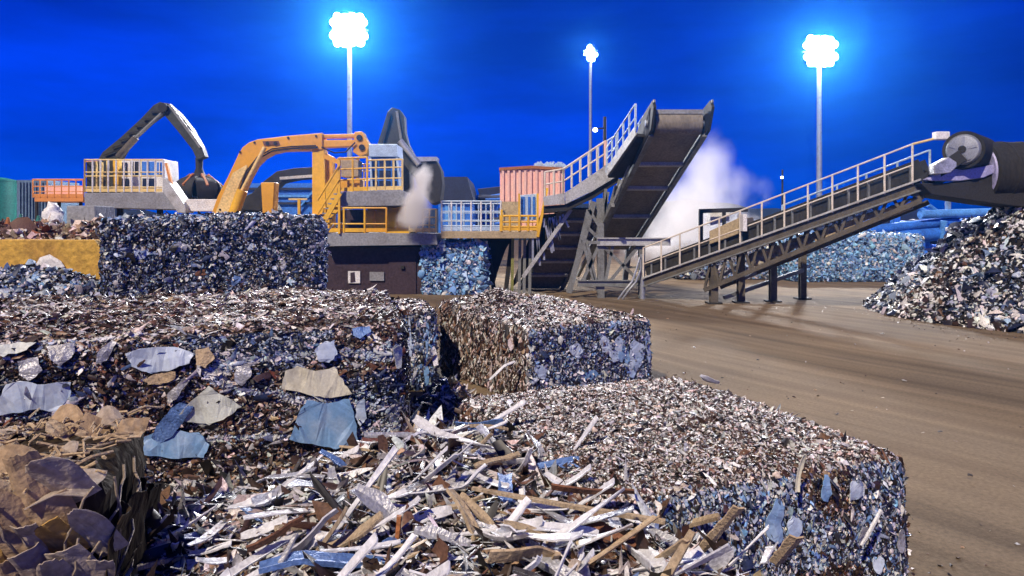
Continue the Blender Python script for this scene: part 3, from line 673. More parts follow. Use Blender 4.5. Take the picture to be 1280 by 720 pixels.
for ki, (nm, mk, cnt, Lr, Wr, th, lab, cat) in enumerate(KINDS):
    var = [strip_mesh(ki * 50 + q, rng.uniform(*Lr), rng.uniform(*Wr), th, rng.gauss(0, .38), rng.gauss(0, .5), rng.uniform(.02, .35), rng.uniform(0, .16), M[mk]) for q in range(9)]
    for i in range(cnt):
        me = var[i % 9]
        y = 2.05 + 2.9 * rng.random() ** 1.25
        xl, xr = max(-1.8, -.585 * y), min(.36 * y + .25, .26 + .37 * (5.1 - y))
        x = rng.uniform(xl, xr)
        o = bpy.data.objects.new(nm, me); C.objects.link(o)
        o.scale = (rng.uniform(.75, 1.2), rng.uniform(.8, 1.25), rng.uniform(.8, 1.2))
        fan = -.15 - .55 * x + rng.gauss(0, .55) if rng.random() < .75 else rng.uniform(-PI / 2, PI / 2)
        place_strip(o, x, y, rng.uniform(.0, .10), fan, rng.gauss(0, .22), rng.gauss(0, .45))
        tag(o, lab, cat, lab.split(' ', 1)[1] if nm != 'metal_strip' else 'strips like this one: ' + lab.split(' tangled')[0], 'thing')
# pieces one can single out
def single(nm, mk, px, py, Y, L, wd, th, yaw, pitch, roll, bow, twist, lab, cat, sd, taper=.2):
    o = bpy.data.objects.new(nm, strip_mesh(sd, L, wd, th, bow if nm != 'wooden_batten' else bow * .4, twist, taper, .08 if nm != 'wooden_batten' else .0, M[mk], nm != 'wooden_batten')); C.objects.link(o)
    o.location = W(px, py, Y); o.rotation_euler = (roll, pitch, yaw); return tag(o, lab, cat, None, 'thing')
single('wooden_stick', 's_orange', 497, 677, 2.75, .20, .028, .016, .1, -1.45, 0, .05, .1, 'short orange brown wooden stick standing upright in the scrap heap', 'stick', 901)
single('metal_sheet', 's_white', 378, 680, 2.75, .30, .105, .006, .42, -.25, -.55, .5, .3, 'broad creased white sheet lying across the scrap heap by a blue tube', 'metal sheet', 902)
single('metal_sheet', 's_white', 634, 672, 2.65, .32, .085, .006, 1.75, .4, .5, -.4, .4, 'broad off white sheet standing on edge, tapering down to the frame edge', 'metal sheet', 903)
single('metal_sheet', 's_rust', 735, 615, 3.1, .36, .085, .008, -.25, .12, -.5, .3, .2, 'broad rust brown sheet leaning on a grey timber', 'metal sheet', 904)
single('wooden_batten', 's_wood', 706, 632, 3.0, .85, .026, .014, -.22, .1, .1, .08, .2, 'longest grey brown timber crossing the scrap heap under the rust sheet', 'timber', 905)
single('wooden_batten', 's_tan', 775, 680, 2.6, .38, .055, .007, .45, -.35, -.5, .05, .1, 'tan board with a cut end sloping up near the broken tan pieces', 'board', 906, .05)
single('wooden_batten', 's_tan', 898, 665, 2.65, .36, .042, .007, 1.9, .85, .4, .06, .1, 'tan board standing steeply against the blue flecked bale', 'board', 907, .05)
single('wooden_batten', 's_tan', 982, 690, 2.7, .24, .055, .007, 1.8, .9, .3, .1, .1, 'short tan board standing by the small white scrap in front of the bale', 'board', 908, .05)
single('wooden_batten', 's_tan', 838, 690, 2.5, .28, .03, .007, 1.9, .7, .3, .05, .1, 'narrow pale board pointing down from the sloping tan board', 'board', 909, .05)
single('metal_sheet', 's_tan', 660, 700, 2.45, .26, .14, .008, .2, .1, -.6, .4, .2, 'broken flat tan panel at the front of the scrap heap', 'panel', 910)
single('pipe_offcut', 's_blue', 405, 705, 2.5, .42, .075, .02, .3, -.15, 0, .12, .1, 'thick dull blue length below the creased white sheet', 'offcut', 911)
single('metal_sheet', 's_rust', 343, 672, 2.8, .2, .09, .008, .35, -.2, -.5, .5, .2, 'small curved rust sheet behind the creased white sheet', 'metal sheet', 912)
single('metal_sheet', 's_white', 555, 610, 3.2, .45, .06, .006, .15, 0, -.4, .2, .4, 'long flat white sheet across the middle of the scrap heap', 'metal sheet', 913)
single('metal_strip', 's_white', 965, 690, 2.6, .06, .07, .005, .8, -.4, -.8, .2, .2, 'small square white scrap in front of the bale', 'scrap piece', 914, .1)
single('metal_strip', 'p_bone', 1000, 590, 3.42, .20, .022, .005, 1.3, -1.1, .4, .9, .4, 'curved pinkish strip hanging over the edge of the blue flecked bale', 'metal strip', 915)
single('metal_strip', 's_white', 1090, 660, 3.6, .22, .022, .005, .3, -.8, 0, .2, .2, 'thin white strip poking from the side of the blue flecked bale', 'metal strip', 916)
single('metal_strip', 's_white', 888, 476, 5.5, .20, .06, .004, .2, .5, -.7, .3, .3, 'white flake standing up on the pale shredded bale top', 'scrap piece', 917, .7)
single('metal_strip', 's_white', 628, 462, 8.55, .42, .05, .006, .5, -.55, .2, .2, .3, 'pale strip slanting across the side of the streaked square bale', 'metal strip', 918)
o = sheet('oxide_plate', [W(447, 578, 4.6), W(452, 556, 4.75), W(480, 546, 4.9), W(530, 541, 5.0), W(552, 560, 4.8), W(548, 582, 4.55), W(500, 584, 4.5)], M['p_red'], None, .02, .04, 7, 3)
o.location.z += .03
tag(o, 'dark red oxide plate lying flat at the back of the scrap heap', 'metal plate', None, 'thing')
def rock(px, py, Y, r, lab, sd, sc=(1, .8, .7)):
    bm = bmesh.new(); bmesh.ops.create_icosphere(bm, subdivisions=3, radius=r)
    for v in bm.verts:
        d = v.co.normalized(); k_ = 1 + .35 * noise.noise(d * 1.7 + Vector((sd, 0, 0))) + .1 * noise.noise(d * 5 + Vector((sd, 0, 0)))
        v.co = Vector((v.co.x * sc[0], v.co.y * sc[1], v.co.z * sc[2])) * k_
    me = bpy.data.meshes.new('rock'); bm.to_mesh(me); bm.free()
    o = link('rock', me, M['rock']); o.location = W(px, py, Y); return tag(o, lab, 'rock', None, 'thing')
rock(676, 508, 5.5, .085, 'brown lump of rock between the square bale and the pale shredded bale top', 3.1)

# ================================================================== HEAPS
def cone_h(cx, cy, r, h, p=1.15):
    return lambda x, y: np.clip(1 - (np.hypot(np.asarray(x) - cx, np.asarray(y) - cy) / r), -.05, 1) ** 1 * h * (1 + .10 * np.sin(np.asarray(x) * 1.7 + np.asarray(y))) if False else \
        h * np.clip(1.0 - np.hypot(np.asarray(x) - cx, np.asarray(y) - cy) / r, -.06, 1.0) * (1 + .10 * np.sin(np.asarray(x) * 1.7 + np.asarray(y)) + .06 * np.sin(np.asarray(x) * 4.1 - 2.6 * np.asarray(y)))
mound('scrap_pile', 14.7, 18.0, 4.9, 4.9, cone_h(14.7, 18.0, 4.75, 4.3), [((.82, .80, .78), 7), (LGR, 3), (DBR, 5), (BLK, 6), (BRN, 1), (NAV, 1)], .082, 21000,
      'tall heap of white and dark shredded scrap under the large dark drum', 'scrap pile', 91, tilt=.6, pal2=[(LBL, 3), (WHT, 4), (BLU, 1), (NAV, 3), (BLK, 4)], big=.10)
wall_chips = lambda pal: dict(pal=pal, size=.11, aspect=1.3, spin=1.5, tilt=.6)
BLUE_LIT = [((.24, .50, .82), 5), ((.42, .60, .82), 4), (WHT, 2.5), (SKY, 4), (NAV, 1.5)]  # whitish scrap with the blue dusk light put into its chip colours
bale('bale_stack', (12.0, 29.0, 0), (1, 0), (5.6, 3, 1.95), 92, {'front': wall_chips(BLUE_LIT), 'top': wall_chips(BLUE_LIT), 'left': wall_chips(BLUE_LIT)}, 'long low wall of shredded scrap coloured by blue light beyond the conveyor legs', None, .2, .05, .1, (.03, .06, .16), 'scrap stack')
bale('bale_stack', (7.2, 30.2, 0), (1, 0), (4.4, 3, 1.6), 93, {'front': wall_chips([(WHT, 5), (LGR, 4), (SKY, 2), (LBL, 3), (NAV, 2), (BLK, 1)]), 'top': wall_chips(BLUE_LIT)}, 'low wall of whitish shredded scrap seen between the conveyor legs', None, .3, .05, .15, (.05, .06, .1), 'scrap stack')
bale('bale_stack', (-3.14, 23.45, 0), (1, 0), (2.24, 1.4, 1.80), 94, {'front': dict(wall_chips(BLUE_LIT), size=.13), 'top': wall_chips(BLUE_LIT), 'right': wall_chips(BLUE_LIT)}, 'block of shredded scrap coloured by blue light under the tan walkway', None, .1, .04, .0, (.03, .07, .2), 'scrap stack')
bale('bale_stack', (-9.2, 26.0, 0), (1, 0), (2.1, 2, 2.45), 95, {'front': dict(wall_chips([(WHT, 4), (LGR, 3), (BLU, 2), (NAV, 4), (BLK, 3)]), size=.11), 'top': wall_chips(BLUE_LIT)}, 'grey and white shredded stack behind the tall dark blue bale', None, .2, .05, .1, (.03, .03, .05), 'scrap stack')
mound('scrap_pile', -8.4, 11.3, 2.0, 1.3, lambda x, y: 1.62 * np.clip(1 - ((np.asarray(x) + 8.1) / 2.1) ** 2 * .55 - ((np.asarray(y) - 11.4) / 1.2) ** 2, -.05, 1), BLUE, .055, 6000,
      'low blue and white shredded heap against the ochre concrete wall', 'scrap pile', 96, tilt=.6)

# ================================================================== OCHRE WALL AND WHAT STANDS BEHIND IT
wl_ = empty('concrete_wall', (-9.5, 12.8, 0), 'stained ochre concrete block wall with a ragged broken corner', 'concrete wall')
mb = MB(); mb.prism([(-60, 299), (60, 300), (118, 300), (128, 316), (131, 345), (133, 372), (120, 420), (-60, 420)], 12.6, .8)
mb.build('wall_block', M['ochre'], wl_, .02)
sheet('mortar_patch', [W(44, 332, 12.57), W(50, 322, 12.57), W(62, 318, 12.57), (W(76, 326, 12.57)), W(82, 335, 12.57), W(66, 340, 12.57)], M['white'], wl_, .01, .006, 3, 2)
mound('brick_rubble', -9.7, 13.9, 2.6, .8, lambda x, y: 2.02 + .28 * np.clip(1 - ((np.asarray(y) - 14.2) / .9) ** 2, -.5, 1) + .08 * np.sin(np.asarray(x) * 5) + 0 * np.asarray(y), [(PNK, 4), (TAN, 5), (WHT, 2), (BRN, 3), (DBR, 2), (RST, 1)], .09, 1500,
      'pinkish brown broken rubble lying along the top of the ochre wall', 'rubble', 97, 'stuff', tilt=.7)
def cone_marker(px, py, Y, h, m, lab):
    p = W(px, py, Y); mb = MB(); mb.lathe(p - Vector((0, 0, h)), [(h * .36, 0), (h * .36, .03), (h * .24, .035), (h * .16, h * .5), (h * .06, h), (.01, h + .01)], 12)
    return tag(mb.build('fir_sapling', m, None), lab, 'cone', 'cones on top of the ochre wall', 'thing')
conemat = [M['green'], M['s_orange'], M['green']]
for i, (px, py, hh, m, lab) in enumerate([(26, 268, .28, M['green'], 'green pointed cone in front of the green and slate containers'), (36, 276, .22, M['s_tan'], 'small tan pointed cone beside the green cone'), (48, 270, .3, M['green'], 'slim green pointed cone below the orange railing'), (10, 272, .3, M['s_orange'], 'orange brown pointed cone in front of the green tank')]):
    o = cone_marker(px, py, 14.4, hh + .12, m, lab); o.name = 'marker_cone'
def upright_slab(name, pts, Y, d, m, lab, cat):
    return tag(MB().prism(pts, Y, d).build(name, m, None, .02), lab, cat, None, 'thing')
# pale dust sheeted rubble pieces between railing and wall
sheet_o = sheet('crumpled_tarp', [W(56, 258, 15), W(68, 256, 15.2), (W(80, 262, 15.2)), W(78, 278, 15), W(62, 284, 14.8), W(52, 272, 14.9)], M['white'], None, .03, .12, 5, 3)
tag(sheet_o, 'crumpled whitish tarp lying on rubble below the orange railing', 'tarp', None, 'thing')
upright_slab('concrete_block', [(83, 257), (118, 257), (120, 288), (83, 290)], 15.5, .8, M['deck'], 'weathered grey concrete block below the orange railing', 'concrete block')
tk = empty('storage_tank', W(2, 290, 34), 'round green storage tank beside the slate blue container', 'storage tank')
c = W(-6, 285, 36); c.z = 0
MB().lathe(c, [(1.0, 0), (1.0, 4.75), (.96, 4.78)], 28).build('tank_shell', M['green'], tk, smooth=True)
MB().lathe(c + Zv * 4.74, [(1.03, 0), (1.03, .1), (.5, .22), (.1, .26)], 28).build('tank_lid', M['green'], tk, smooth=True)
ct = empty('shipping_container', W(32, 285, 34.5), 'slate blue steel container beside the round green tank', 'container')
mb = MB(); mb.prism([(21, 225), (60, 225), (60, 345), (21, 345)], 33, 2.4); mb.build('container_body', M['slate'], ct)
for x in range(23, 60, 4): MB().prism([(x, 228), (x + 2, 228), (x + 2, 340), (x, 340)], 32.93, .1).build('corrugation', M['slate'], ct)

# orange railed gangway (far left)
gw = empty('railed_gangway', W(72, 285, 29), 'small gangway with orange railings left of the caged platform', 'gangway')
MB().prism([(43, 246), (104, 246), (104, 252), (43, 252)], 29, 1.4).build('deck', M['orange_rail'], gw, .01)
railing(gw, W(41, 247, 29), W(104, 247, 29), .78, 8, M['orange_rail'], .024, (.33, .62))
railing(gw, W(41, 247, 30.4), W(104, 247, 30.4), .78, 8, M['orange_rail'], .02, (.33, .62))
for x in (46, 74, 101): MB().beam(W(x, 252, 29.6), Vector((W(x, 252, 29.6).x, 29.6, 0)), .1, .1).build('support_post', M['dark'], gw)
MB().prism([(56, 232), (102, 232), (102, 244), (56, 244)], 30.2, .05).build('backing_panel', M['pink'], gw)

# ================================================================== MATERIAL HANDLER ON CAGED PLATFORM
cp = empty('caged_platform', W(165, 285, 28), 'grey platform with white and orange cage railings under the dark lattice boom', 'platform')
MB().prism([(105, 241), (205, 241), (226, 262), (106, 259)], 27, 3.0).build('deck', M['deck'], cp, .015)
MB().prism([(203, 222), (210, 226), (232, 258), (232, 266), (222, 266), (205, 242)], 26.9, .7).build('counterweight', M['beam_light'], cp, .02)
MB().prism([(232, 249), (272, 249), (272, 264), (232, 264)], 27.2, .8).build('ballast_block', M['white'], cp, .02)
railing(cp, W(106, 240.5, 27.05), W(204, 240.5, 27.05), 1.30, 11, M['cream'], .03, (.16, .5, .62), mpost=M['white'])
railing(cp, W(106, 240.5, 29.6), W(204, 240.5, 29.6), 1.34, 9, M['orange_rail'], .03, (.5,))
railing(cp, W(106, 240.5, 27.05), W(106, 240.5, 29.6), 1.30, 4, M['cream'], .03, (.5,))
MB().prism([(141, 199), (148, 199), (148, 240), (141, 240)], 27.5, .25).build('column', M['yellow'], cp, .01)
MB().beam(W(208, 204, 27.1), W(217, 240, 27.1), .12, .1).build('brace', M['orange_rail'], cp)
for x, y0 in ((121, 201), (128, 203), (134, 201), (155, 200), (176, 199)):
    MB().beam(W(x, y0, 27.3), W(x, 240, 27.3), .05, .05).build('cage_bar', M['cream'], cp)
for x in (112, 150, 200): MB().beam(W(x, 258, 28.3), Vector((W(x, 258, 28.3).x, 28.3, 0)), .18, .18).build('support_post', M['dark'], cp)

mh = empty('material_handler', W(165, 285, 30), 'dark scrap handler with folded lattice boom and a closed orange peel grab', 'material handler')
cab = MB().prism([(150, 200), (205, 199), (207, 241), (150, 241)], 28.3, 1.2).build('cab', M['white'], mh, .02)
for x0, x1, y0, y1 in ((152, 158, 203, 219), (163, 173, 202, 219), (177, 193, 202, 219), (196, 203, 203, 218), (151, 160, 223, 239), (178, 193, 223, 239)):
    f = MB().prism([(x0, y0), (x1, y0), (x1, y1), (x0, y1)], 28.24, .05).build('window', M['blue'] if y0 < 220 and x0 > 170 else M['glass'], cab)
    MB().beam(W((x0 + x1) / 2, y0, 28.2), W((x0 + x1) / 2, y1, 28.2), .03, .03).build('glazing_bar', M['white'], f)
MB().prism([(108, 202), (148, 200), (148, 241), (108, 241)], 28.6, 1.2).build('engine_house', M['olive'], mh, .03)
bo = MB().prism([(122, 200), (128, 190), (150, 172), (176, 148), (192, 131), (200, 127), (208, 131), (203, 140), (186, 152), (160, 176), (146, 200)], 29.2, .5).build('boom', M['olive'], mh, .03)
for i in range(7):
    t0, t1 = i / 7, (i + 1) / 7; a_, b_ = W(130, 194, 29.12).lerp(W(198, 131, 29.12), t0), W(142, 194, 29.12).lerp(W(203, 140, 29.12), t1)
    MB().beam(a_, b_, .05, .05).build('lacing_bar', M['dark'], bo)
MB().tube(W(148, 196, 28.95), W(170, 172, 28.95), .14, 10).build('hydraulic_cylinder', M['leg'], mh, smooth=True)
MB().tube(W(170, 172, 28.95), W(202, 142, 28.95), .07, 10).build('cylinder_rod', M['beam'], mh, smooth=True)
st = MB().prism([(200, 128), (210, 129), (222, 140), (238, 160), (252, 184), (256, 196), (246, 200), (240, 187), (222, 164), (206, 145)], 29.25, .42).build('stick', M['olive'], mh, .03)
MB().beam(W(212, 131, 29.2), W(251, 184, 29.2), .1, .12).build('top_flange', M['beam'], st)
MB().lathe(W(203, 134, 29.1), [(.2, 0), (.2, .75)], 14, (0, 1, 0)).build('pivot_pin', M['dark'], mh)
gc = W(249, 236, 29.5)
gr = MB().lathe(gc + Zv * .38, [(.30, 0), (.34, .12), (.22, .3), (.14, .5), (.16, .95), (.08, 1.0)], 14).build('grab_hub', M['dark'], mh, smooth=True)
for k_ in range(6):
    an = k_ * PI / 3 + .25; d = Vector((math.cos(an), math.sin(an), 0)); t = Vector((-d.y, d.x, 0)); mb = MB(); prof = []
    for j in range(9):
        th_ = PI * .5 - j / 8 * PI * .92; prof.append((.92 * math.cos(th_) + .04, .62 * math.sin(th_) - .05, .44 * (1 - (j / 8 - .45) ** 2 * 2.6)))
    vs, fs = [], []
    for r_, z_, w_ in prof:
        for s_ in (0, .07): vs += [gc + d * (r_ - s_) + t * w_ + Zv * z_ * (1 - s_), gc + d * (r_ - s_) - t * w_ + Zv * z_ * (1 - s_)]
    for j in range(8):
        a_ = j * 4; fs += [(a_, a_ + 1, a_ + 5, a_ + 4), (a_ + 2, a_ + 6, a_ + 7, a_ + 3), (a_, a_ + 4, a_ + 6, a_ + 2), (a_ + 1, a_ + 3, a_ + 7, a_ + 5)]
    tine = mb.add(vs, fs).build('grab_tine', M['dark'], gr, smooth=True)
    MB().beam(gc + d * .34 + Zv * .62, gc + d * .95 + Zv * .1, .1, .1).build('tine_ram', M['s_orange'], tine)

# second dark arm, laden, behind the yellow boom
da = empty('scrap_conveyor_arm', W(330, 285, 31), 'dark laden arm lying low behind the yellow gooseneck boom', 'machine arm')
MB().prism([(300, 262), (312, 244), (330, 226), (346, 214), (368, 210), (404, 208), (404, 222), (372, 224), (352, 228), (338, 240), (326, 264)], 29.5, .7).build('arm', M['dark'], da, .03)
MB().beam(W(350, 223, 29.4), W(404, 219, 29.4), .08, .12).build('side_rail', M['beam_light'], da)
MB().prism([(296, 250), (326, 236), (344, 262), (338, 300), (292, 300)], 29.7, 1.0).build('arm_base', M['dark'], da, .03)

# ================================================================== YELLOW GOOSENECK CRANE
yc = empty('loading_crane', W(395, 285, 26), 'orange yellow loading crane with a long gooseneck boom', 'crane')
Yc = 25.2
def smooth_outline(pts, it=2):
    for _ in range(it):
        q = []
        for i, p in enumerate(pts):
            r_ = pts[(i + 1) % len(pts)]
            q += [(p[0] * .75 + r_[0] * .25, p[1] * .75 + r_[1] * .25), (p[0] * .25 + r_[0] * .75, p[1] * .25 + r_[1] * .75)]
        pts = q
    return pts
bo = MB().prism([(263, 270), (272, 245), (284, 222), (293, 203), (298, 192), (303, 184), (311, 178), (322, 174), (340, 172), (360, 169.5), (403, 166), (403, 187), (372, 187.5), (352, 188), (338, 191), (327, 197), (318, 206), (309, 222), (299, 244), (286, 274)], Yc, .62).build('boom', M['orange'], yc, .03)
MB().prism([(267, 272), (278, 244), (291, 216), (308, 206), (309, 209), (300, 228), (284, 272)], Yc - .03, .02).build('side_lit_plate', M['boom_pale'], bo)  # paler colour painted where side light falls on the boom foot
MB().prism([(328, 176.5), (348, 176), (350, 181), (330, 182)], Yc - .03, .02).build('boss_plate', M['s_rust'], bo)
for px, py in ((334, 179), (344, 179)): MB().lathe(W(px, py, Yc - .06), [(.07, 0), (.07, .05)], 10, (0, 1, 0)).build('pin', M['dark'], bo)
MB().prism([(402, 168), (455, 167), (455, 171), (402, 172)], Yc + .1, .4).build('upper_arm_rail', M['orange'], yc, .015)
MB().prism([(402, 175), (455, 174.5), (455, 182), (402, 184)], Yc + .08, .45).build('lower_arm_rail', M['orange'], yc, .015)
MB().prism([(443, 165), (452, 164), (456, 172), (461, 180), (459, 192), (450, 196), (441, 190)], Yc - .02, .6).build('arm_head', M['orange'], yc, .02)
for px, py in ((449, 172), (452, 184)): MB().lathe(W(px, py, Yc - .08), [(.11, 0), (.11, .1)], 12, (0, 1, 0)).build('pivot_pin', M['dark'], yc)
MB().beam(W(447, 196, Yc + .3), W(447, 240, Yc + .3), .12, .12).build('hanger', M['orange'], yc)
MB().tube(W(292, 268, Yc - .2), W(303, 238, Yc - .2), .20, 14).build('hydraulic_cylinder', M['yellow'], yc, smooth=True)
MB().tube(W(303, 238, Yc - .2), W(331, 184, Yc - .2), .075, 12).build('cylinder_rod', M['boom_pale'], yc, smooth=True)
MB().prism([(390, 187), (405, 187), (408, 292), (390, 292)], Yc + .05, .55).build('mast_column', M['yellow'], yc, .02)
MB().prism([(405, 190), (416, 196), (417, 292), (408, 292)], Yc + .3, .35).build('mast_web', M['orange'], yc, .02)
MB().prism([(388, 268), (412, 268), (412, 300), (388, 300)], Yc - .1, .9).build('mast_foot', M['yellow'], yc, .02)
for dz_ in (0, 3):
    MB().path([W(x, y + dz_, Yc - .05) for x, y in ((292, 262), (299, 238), (308, 214), (322, 196), (340, 186), (365, 183), (395, 182))], .025, 6).build('hydraulic_hose', M['dark'], yc, smooth=True)
for px, py in ((300, 190), (318, 178), (360, 172), (395, 170), (396, 184), (275, 262)): MB().lathe(W(px, py, Yc - .03), [(.045, 0), (.03, .03)], 8, (0, -1, 0)).build('bolt', M['dark'], bo)
MB().path([W(x, y, Yc - .1) for x, y in ((402, 184), (418, 191), (432, 190), (444, 178))], .028, 6).build('hydraulic_hose', M['dark'], yc, smooth=True)
# yellow stubs beyond the bale
p = empty('marker_post', W(334, 285, 24), 'flat topped orange bollard standing behind the tall dark blue bale', 'bollard')
MB().prism([(326, 228), (343, 228), (341, 264), (341, 350), (328, 350), (328, 264)], 23.5, .5).build('bollard_body', M['orange'], p, .02)
p = empty('tee_post', W(373, 285, 24), 'thin yellow T shaped post behind the tall dark blue bale', 'post')
MB().beam(W(374, 249, 23.6), W(374, 350, 23.6), .09, .09).build('upright', M['yellow'], p)
MB().beam(W(361, 249, 23.6), W(384, 249, 23.6), .06, .06).build('crossbar', M['cream'], p)

# ================================================================== YELLOW SHREDDER STRUCTURE
ys = empty('shredder_house', W(462, 285, 24), 'yellow shredder house with two railed decks over a dull maroon base', 'shredder building')
MB().prism([(425, 240), (500, 237), (505, 239), (506, 255), (500, 257), (425, 258)], 23.2, 3.4).build('upper_deck', M['deck'], ys, .015)
MB().prism([(402, 291), (545, 292), (547, 306), (402, 308)], 23.0, 3.6).build('lower_deck', M['deck'], ys, .015)
MB().box((W(464, 340, 23.4).x, 25.1, .82), (3.55, 3.0, 1.64)).build('base_wall', M['maroon'], ys)
bw = MB().prism([(486, 318), (520, 318), (520, 368), (486, 368)], 23.55, .06).build('door', M['maroon'], ys)
MB().box(W(503, 334, 23.5), (.12, .08, .1)).build('handle', M['dark'], bw)
for x0, x1, y0, y1, m in ((435, 450, 339, 354, 'white'), (462, 480, 340, 351, 'deck')):
    MB().prism([(x0, y0), (x1, y0), (x1, y1), (x0, y1)], 23.54, .06).build('sign_plate', M[m], ys)
MB().prism([(438, 341), (443, 340), (444, 352), (438, 353)], 23.52, .02).build('sign_symbol', M['maroon'], ys)
# upper deck furniture
railing(ys, W(423, 240.5, 23.25), W(459, 239, 23.25), 1.16, 3, M['yellow'], .035, (.36, .68))
railing(ys, W(459, 239, 23.25), W(503, 238, 23.25), 1.06, 5, M['cream'], .03, (.4, .75))
railing(ys, W(423, 240.5, 26.3), W(503, 238, 26.3), 1.06, 6, M['cream'], .028, (.4, .75))
MB().prism([(426, 200), (448, 200), (448, 221), (426, 221)], 23.9, .6).build('control_cabinet', M['tan'], ys, .02)
MB().prism([(425, 224), (450, 224), (450, 238), (425, 238)], 23.7, .5).build('machine_box', M['orange'], ys, .02)
MB().prism([(404, 192), (424, 200), (424, 206), (404, 198)], 24.3, .3).build('sloping_beam', M['orange'], ys)
MB().prism([(424, 196), (448, 200), (448, 204), (424, 200)], 24.2, .25).build('sloping_beam', M['orange'], ys)
MB().prism([(406, 232), (424, 205), (425, 262), (410, 275)], 24.0, .2).build('side_panel', M['yellow'], ys, .01)
# stair
sta = MB().prism([(397, 284), (423, 240), (427, 243), (402, 288)], 22.9, .08).build('stair', M['yellow'], ys)
for i in range(8):
    t = i / 7; MB().box(W(400, 285, 23.3).lerp(W(425, 243, 23.3), t), (.26, .7, .04)).build('tread', M['deck'], sta)
MB().tube(W(397, 250, 22.9), W(424, 207, 22.9), .035, 8).build('stair_rail', M['yellow'], ys)
MB().tube(W(397, 268, 22.9), W(424, 224, 22.9), .028, 8).build('stair_rail', M['yellow'], ys)
MB().beam(W(424, 200, 22.95), W(424, 292, 22.95), .07, .07).build('corner_post', M['yellow'], ys)
# lower deck furniture
railing(ys, W(404, 291, 23.05), W(456, 291, 23.05), .84, 3, M['yellow'], .035, (.36,))
railing(ys, W(456, 291, 23.05), W(483, 291, 23.05), .84, 2, M['orange'], .03, (.36,))
railing(ys, W(512, 291, 23.05), W(545, 291, 23.05), .8, 5, M['cream'], .026, (.33, .66))
MB().prism([(424, 262), (456, 262), (456, 291), (424, 291)], 24.3, .8).build('gearbox_housing', M['maroon'], ys, .02)
hp = MB().lathe(W(458, 274, 24.3), [(.30, 0), (.42, .1), (.42, .55), (.46, .6), (.46, 1.45), (.40, 1.5)], 22, (1, 0, 0)).build('drum_housing', M['yellow'], ys, smooth=True)
for k_ in range(3): MB().lathe(W(470 + k_ * 14, 274, 24.3), [(.475, 0), (.475, .06)], 22, (1, 0, 0)).build('drum_band', M['orange'], hp)
MB().prism([(482, 262), (506, 257), (512, 262), (512, 292), (482, 292)], 24.0, .3).build('hopper_side', M['yellow'], ys, .02)
for y in (266, 272, 279, 286): MB().beam(W(483, y, 23.96), W(511, y - 1, 23.96), .04, .05).build('stiffener', M['orange'], ys)
MB().lathe(W(512, 286, 23.6), [(.2, 0), (.2, .25)], 14, (1, 0, 0)).build('drive_wheel', M['dark'], ys)

oc = empty('operator_cabin', W(480, 285, 25), 'blue windowed operator cabin with a white roof box on the upper yellow railed deck', 'operator cabin')
MB().prism([(461, 180), (496, 180), (497, 196), (461, 196)], 24.4, 1.3).build('roof_box', M['pale_blue'], oc, .02)
MB().prism([(462, 196), (496, 196), (499, 239), (462, 239)], 24.5, 1.1).build('cabin_body', M['blue'], oc, .02)
for x in (466, 474, 482, 490):
    for y in (200, 213, 226):
        MB().prism([(x, y), (x + 6, y), (x + 6, y + 10), (x, y + 10)], 24.46, .03).build('window', M['glass'], oc)
MB().beam(W(463, 197, 24.4), W(465, 239, 24.4), .07, .07).build('corner_trim', M['pale_blue'], oc)
MB().beam(W(496, 197, 24.4), W(501, 239, 24.4), .07, .07).build('corner_trim', M['pale_blue'], oc)

# ================================================================== REAR HANDLER WITH TALL BOOM
rh = empty('rear_handler', W(520, 285, 30), 'dusty dark handler boom rising steeply behind the operator cabin, with a hanging bucket', 'material handler')
bo = MB().prism([(471, 182), (478, 160), (484, 140), (490, 134), (500, 137), (505, 145), (506, 165), (510, 180), (520, 198), (534, 216), (520, 224), (508, 210), (497, 196), (470, 196)], 28.5, .7).build('boom', M['olive'], rh, .03)
MB().beam(W(496, 139, 28.4), W(502, 178, 28.4), .1, .08).build('boom_rib', M['beam'], bo)
MB().beam(W(488, 142, 28.4), W(478, 180, 28.4), .08, .08).build('boom_rib', M['dark'], bo)
MB().tube(W(500, 176, 28.2), W(524, 206, 28.2), .13, 10).build('hydraulic_cylinder', M['galv'], rh, smooth=True)
bk = MB().prism([(520, 204), (528, 198), (545, 200), (551, 212), (553, 230), (550, 252), (540, 256), (526, 240), (518, 222)], 28.3, 1.2).build('bucket', M['dark'], rh, .04)
MB().prism([(518, 196), (546, 196), (545, 201), (519, 202)], 28.2, 1.0).build('bucket_lip', M['galv'], bk)
MB().prism([(470, 196), (512, 196), (512, 345), (470, 345)], 30.2, 1.5).build('engine_house', M['olive'], rh, .04)

# ================================================================== DARK BUILDING, FAR BLUE PLANT
db = empty('steel_shed', W(568, 285, 38), 'dark navy roofed blue shed behind the walkway railings', 'shed')
MB().prism([(548, 250), (590, 250), (592, 370), (548, 370)], 38, 6).build('shed_wall', M['blue'], db)
MB().prism([(549, 221), (584, 221), (592, 251), (548, 251)], 37.7, 6.6).build('roof', M['navy'], db)
for x in (556, 566, 576): MB().prism([(x, 256), (x + 5, 256), (x + 5, 275), (x, 275)], 37.95, .1).build('window', M['blue_light'], db)
fb = empty('blue_pipe_plant', W(608, 285, 42), 'tangle of blue pipes and tanks between the navy shed and the salmon container', 'pipework')
rng = random.Random(9)
for i in range(12):
    y = rng.uniform(242, 285); x0 = rng.uniform(588, 608); MB().tube(W(x0, y, 41 + i * .1), W(x0 + rng.uniform(15, 34), y + rng.uniform(-8, 8), 41 + i * .1), rng.uniform(.08, .22), 10).build('pipe', M[rng.choice(['blue', 'blue_light', 'blue', 'navy'])], fb, smooth=True)
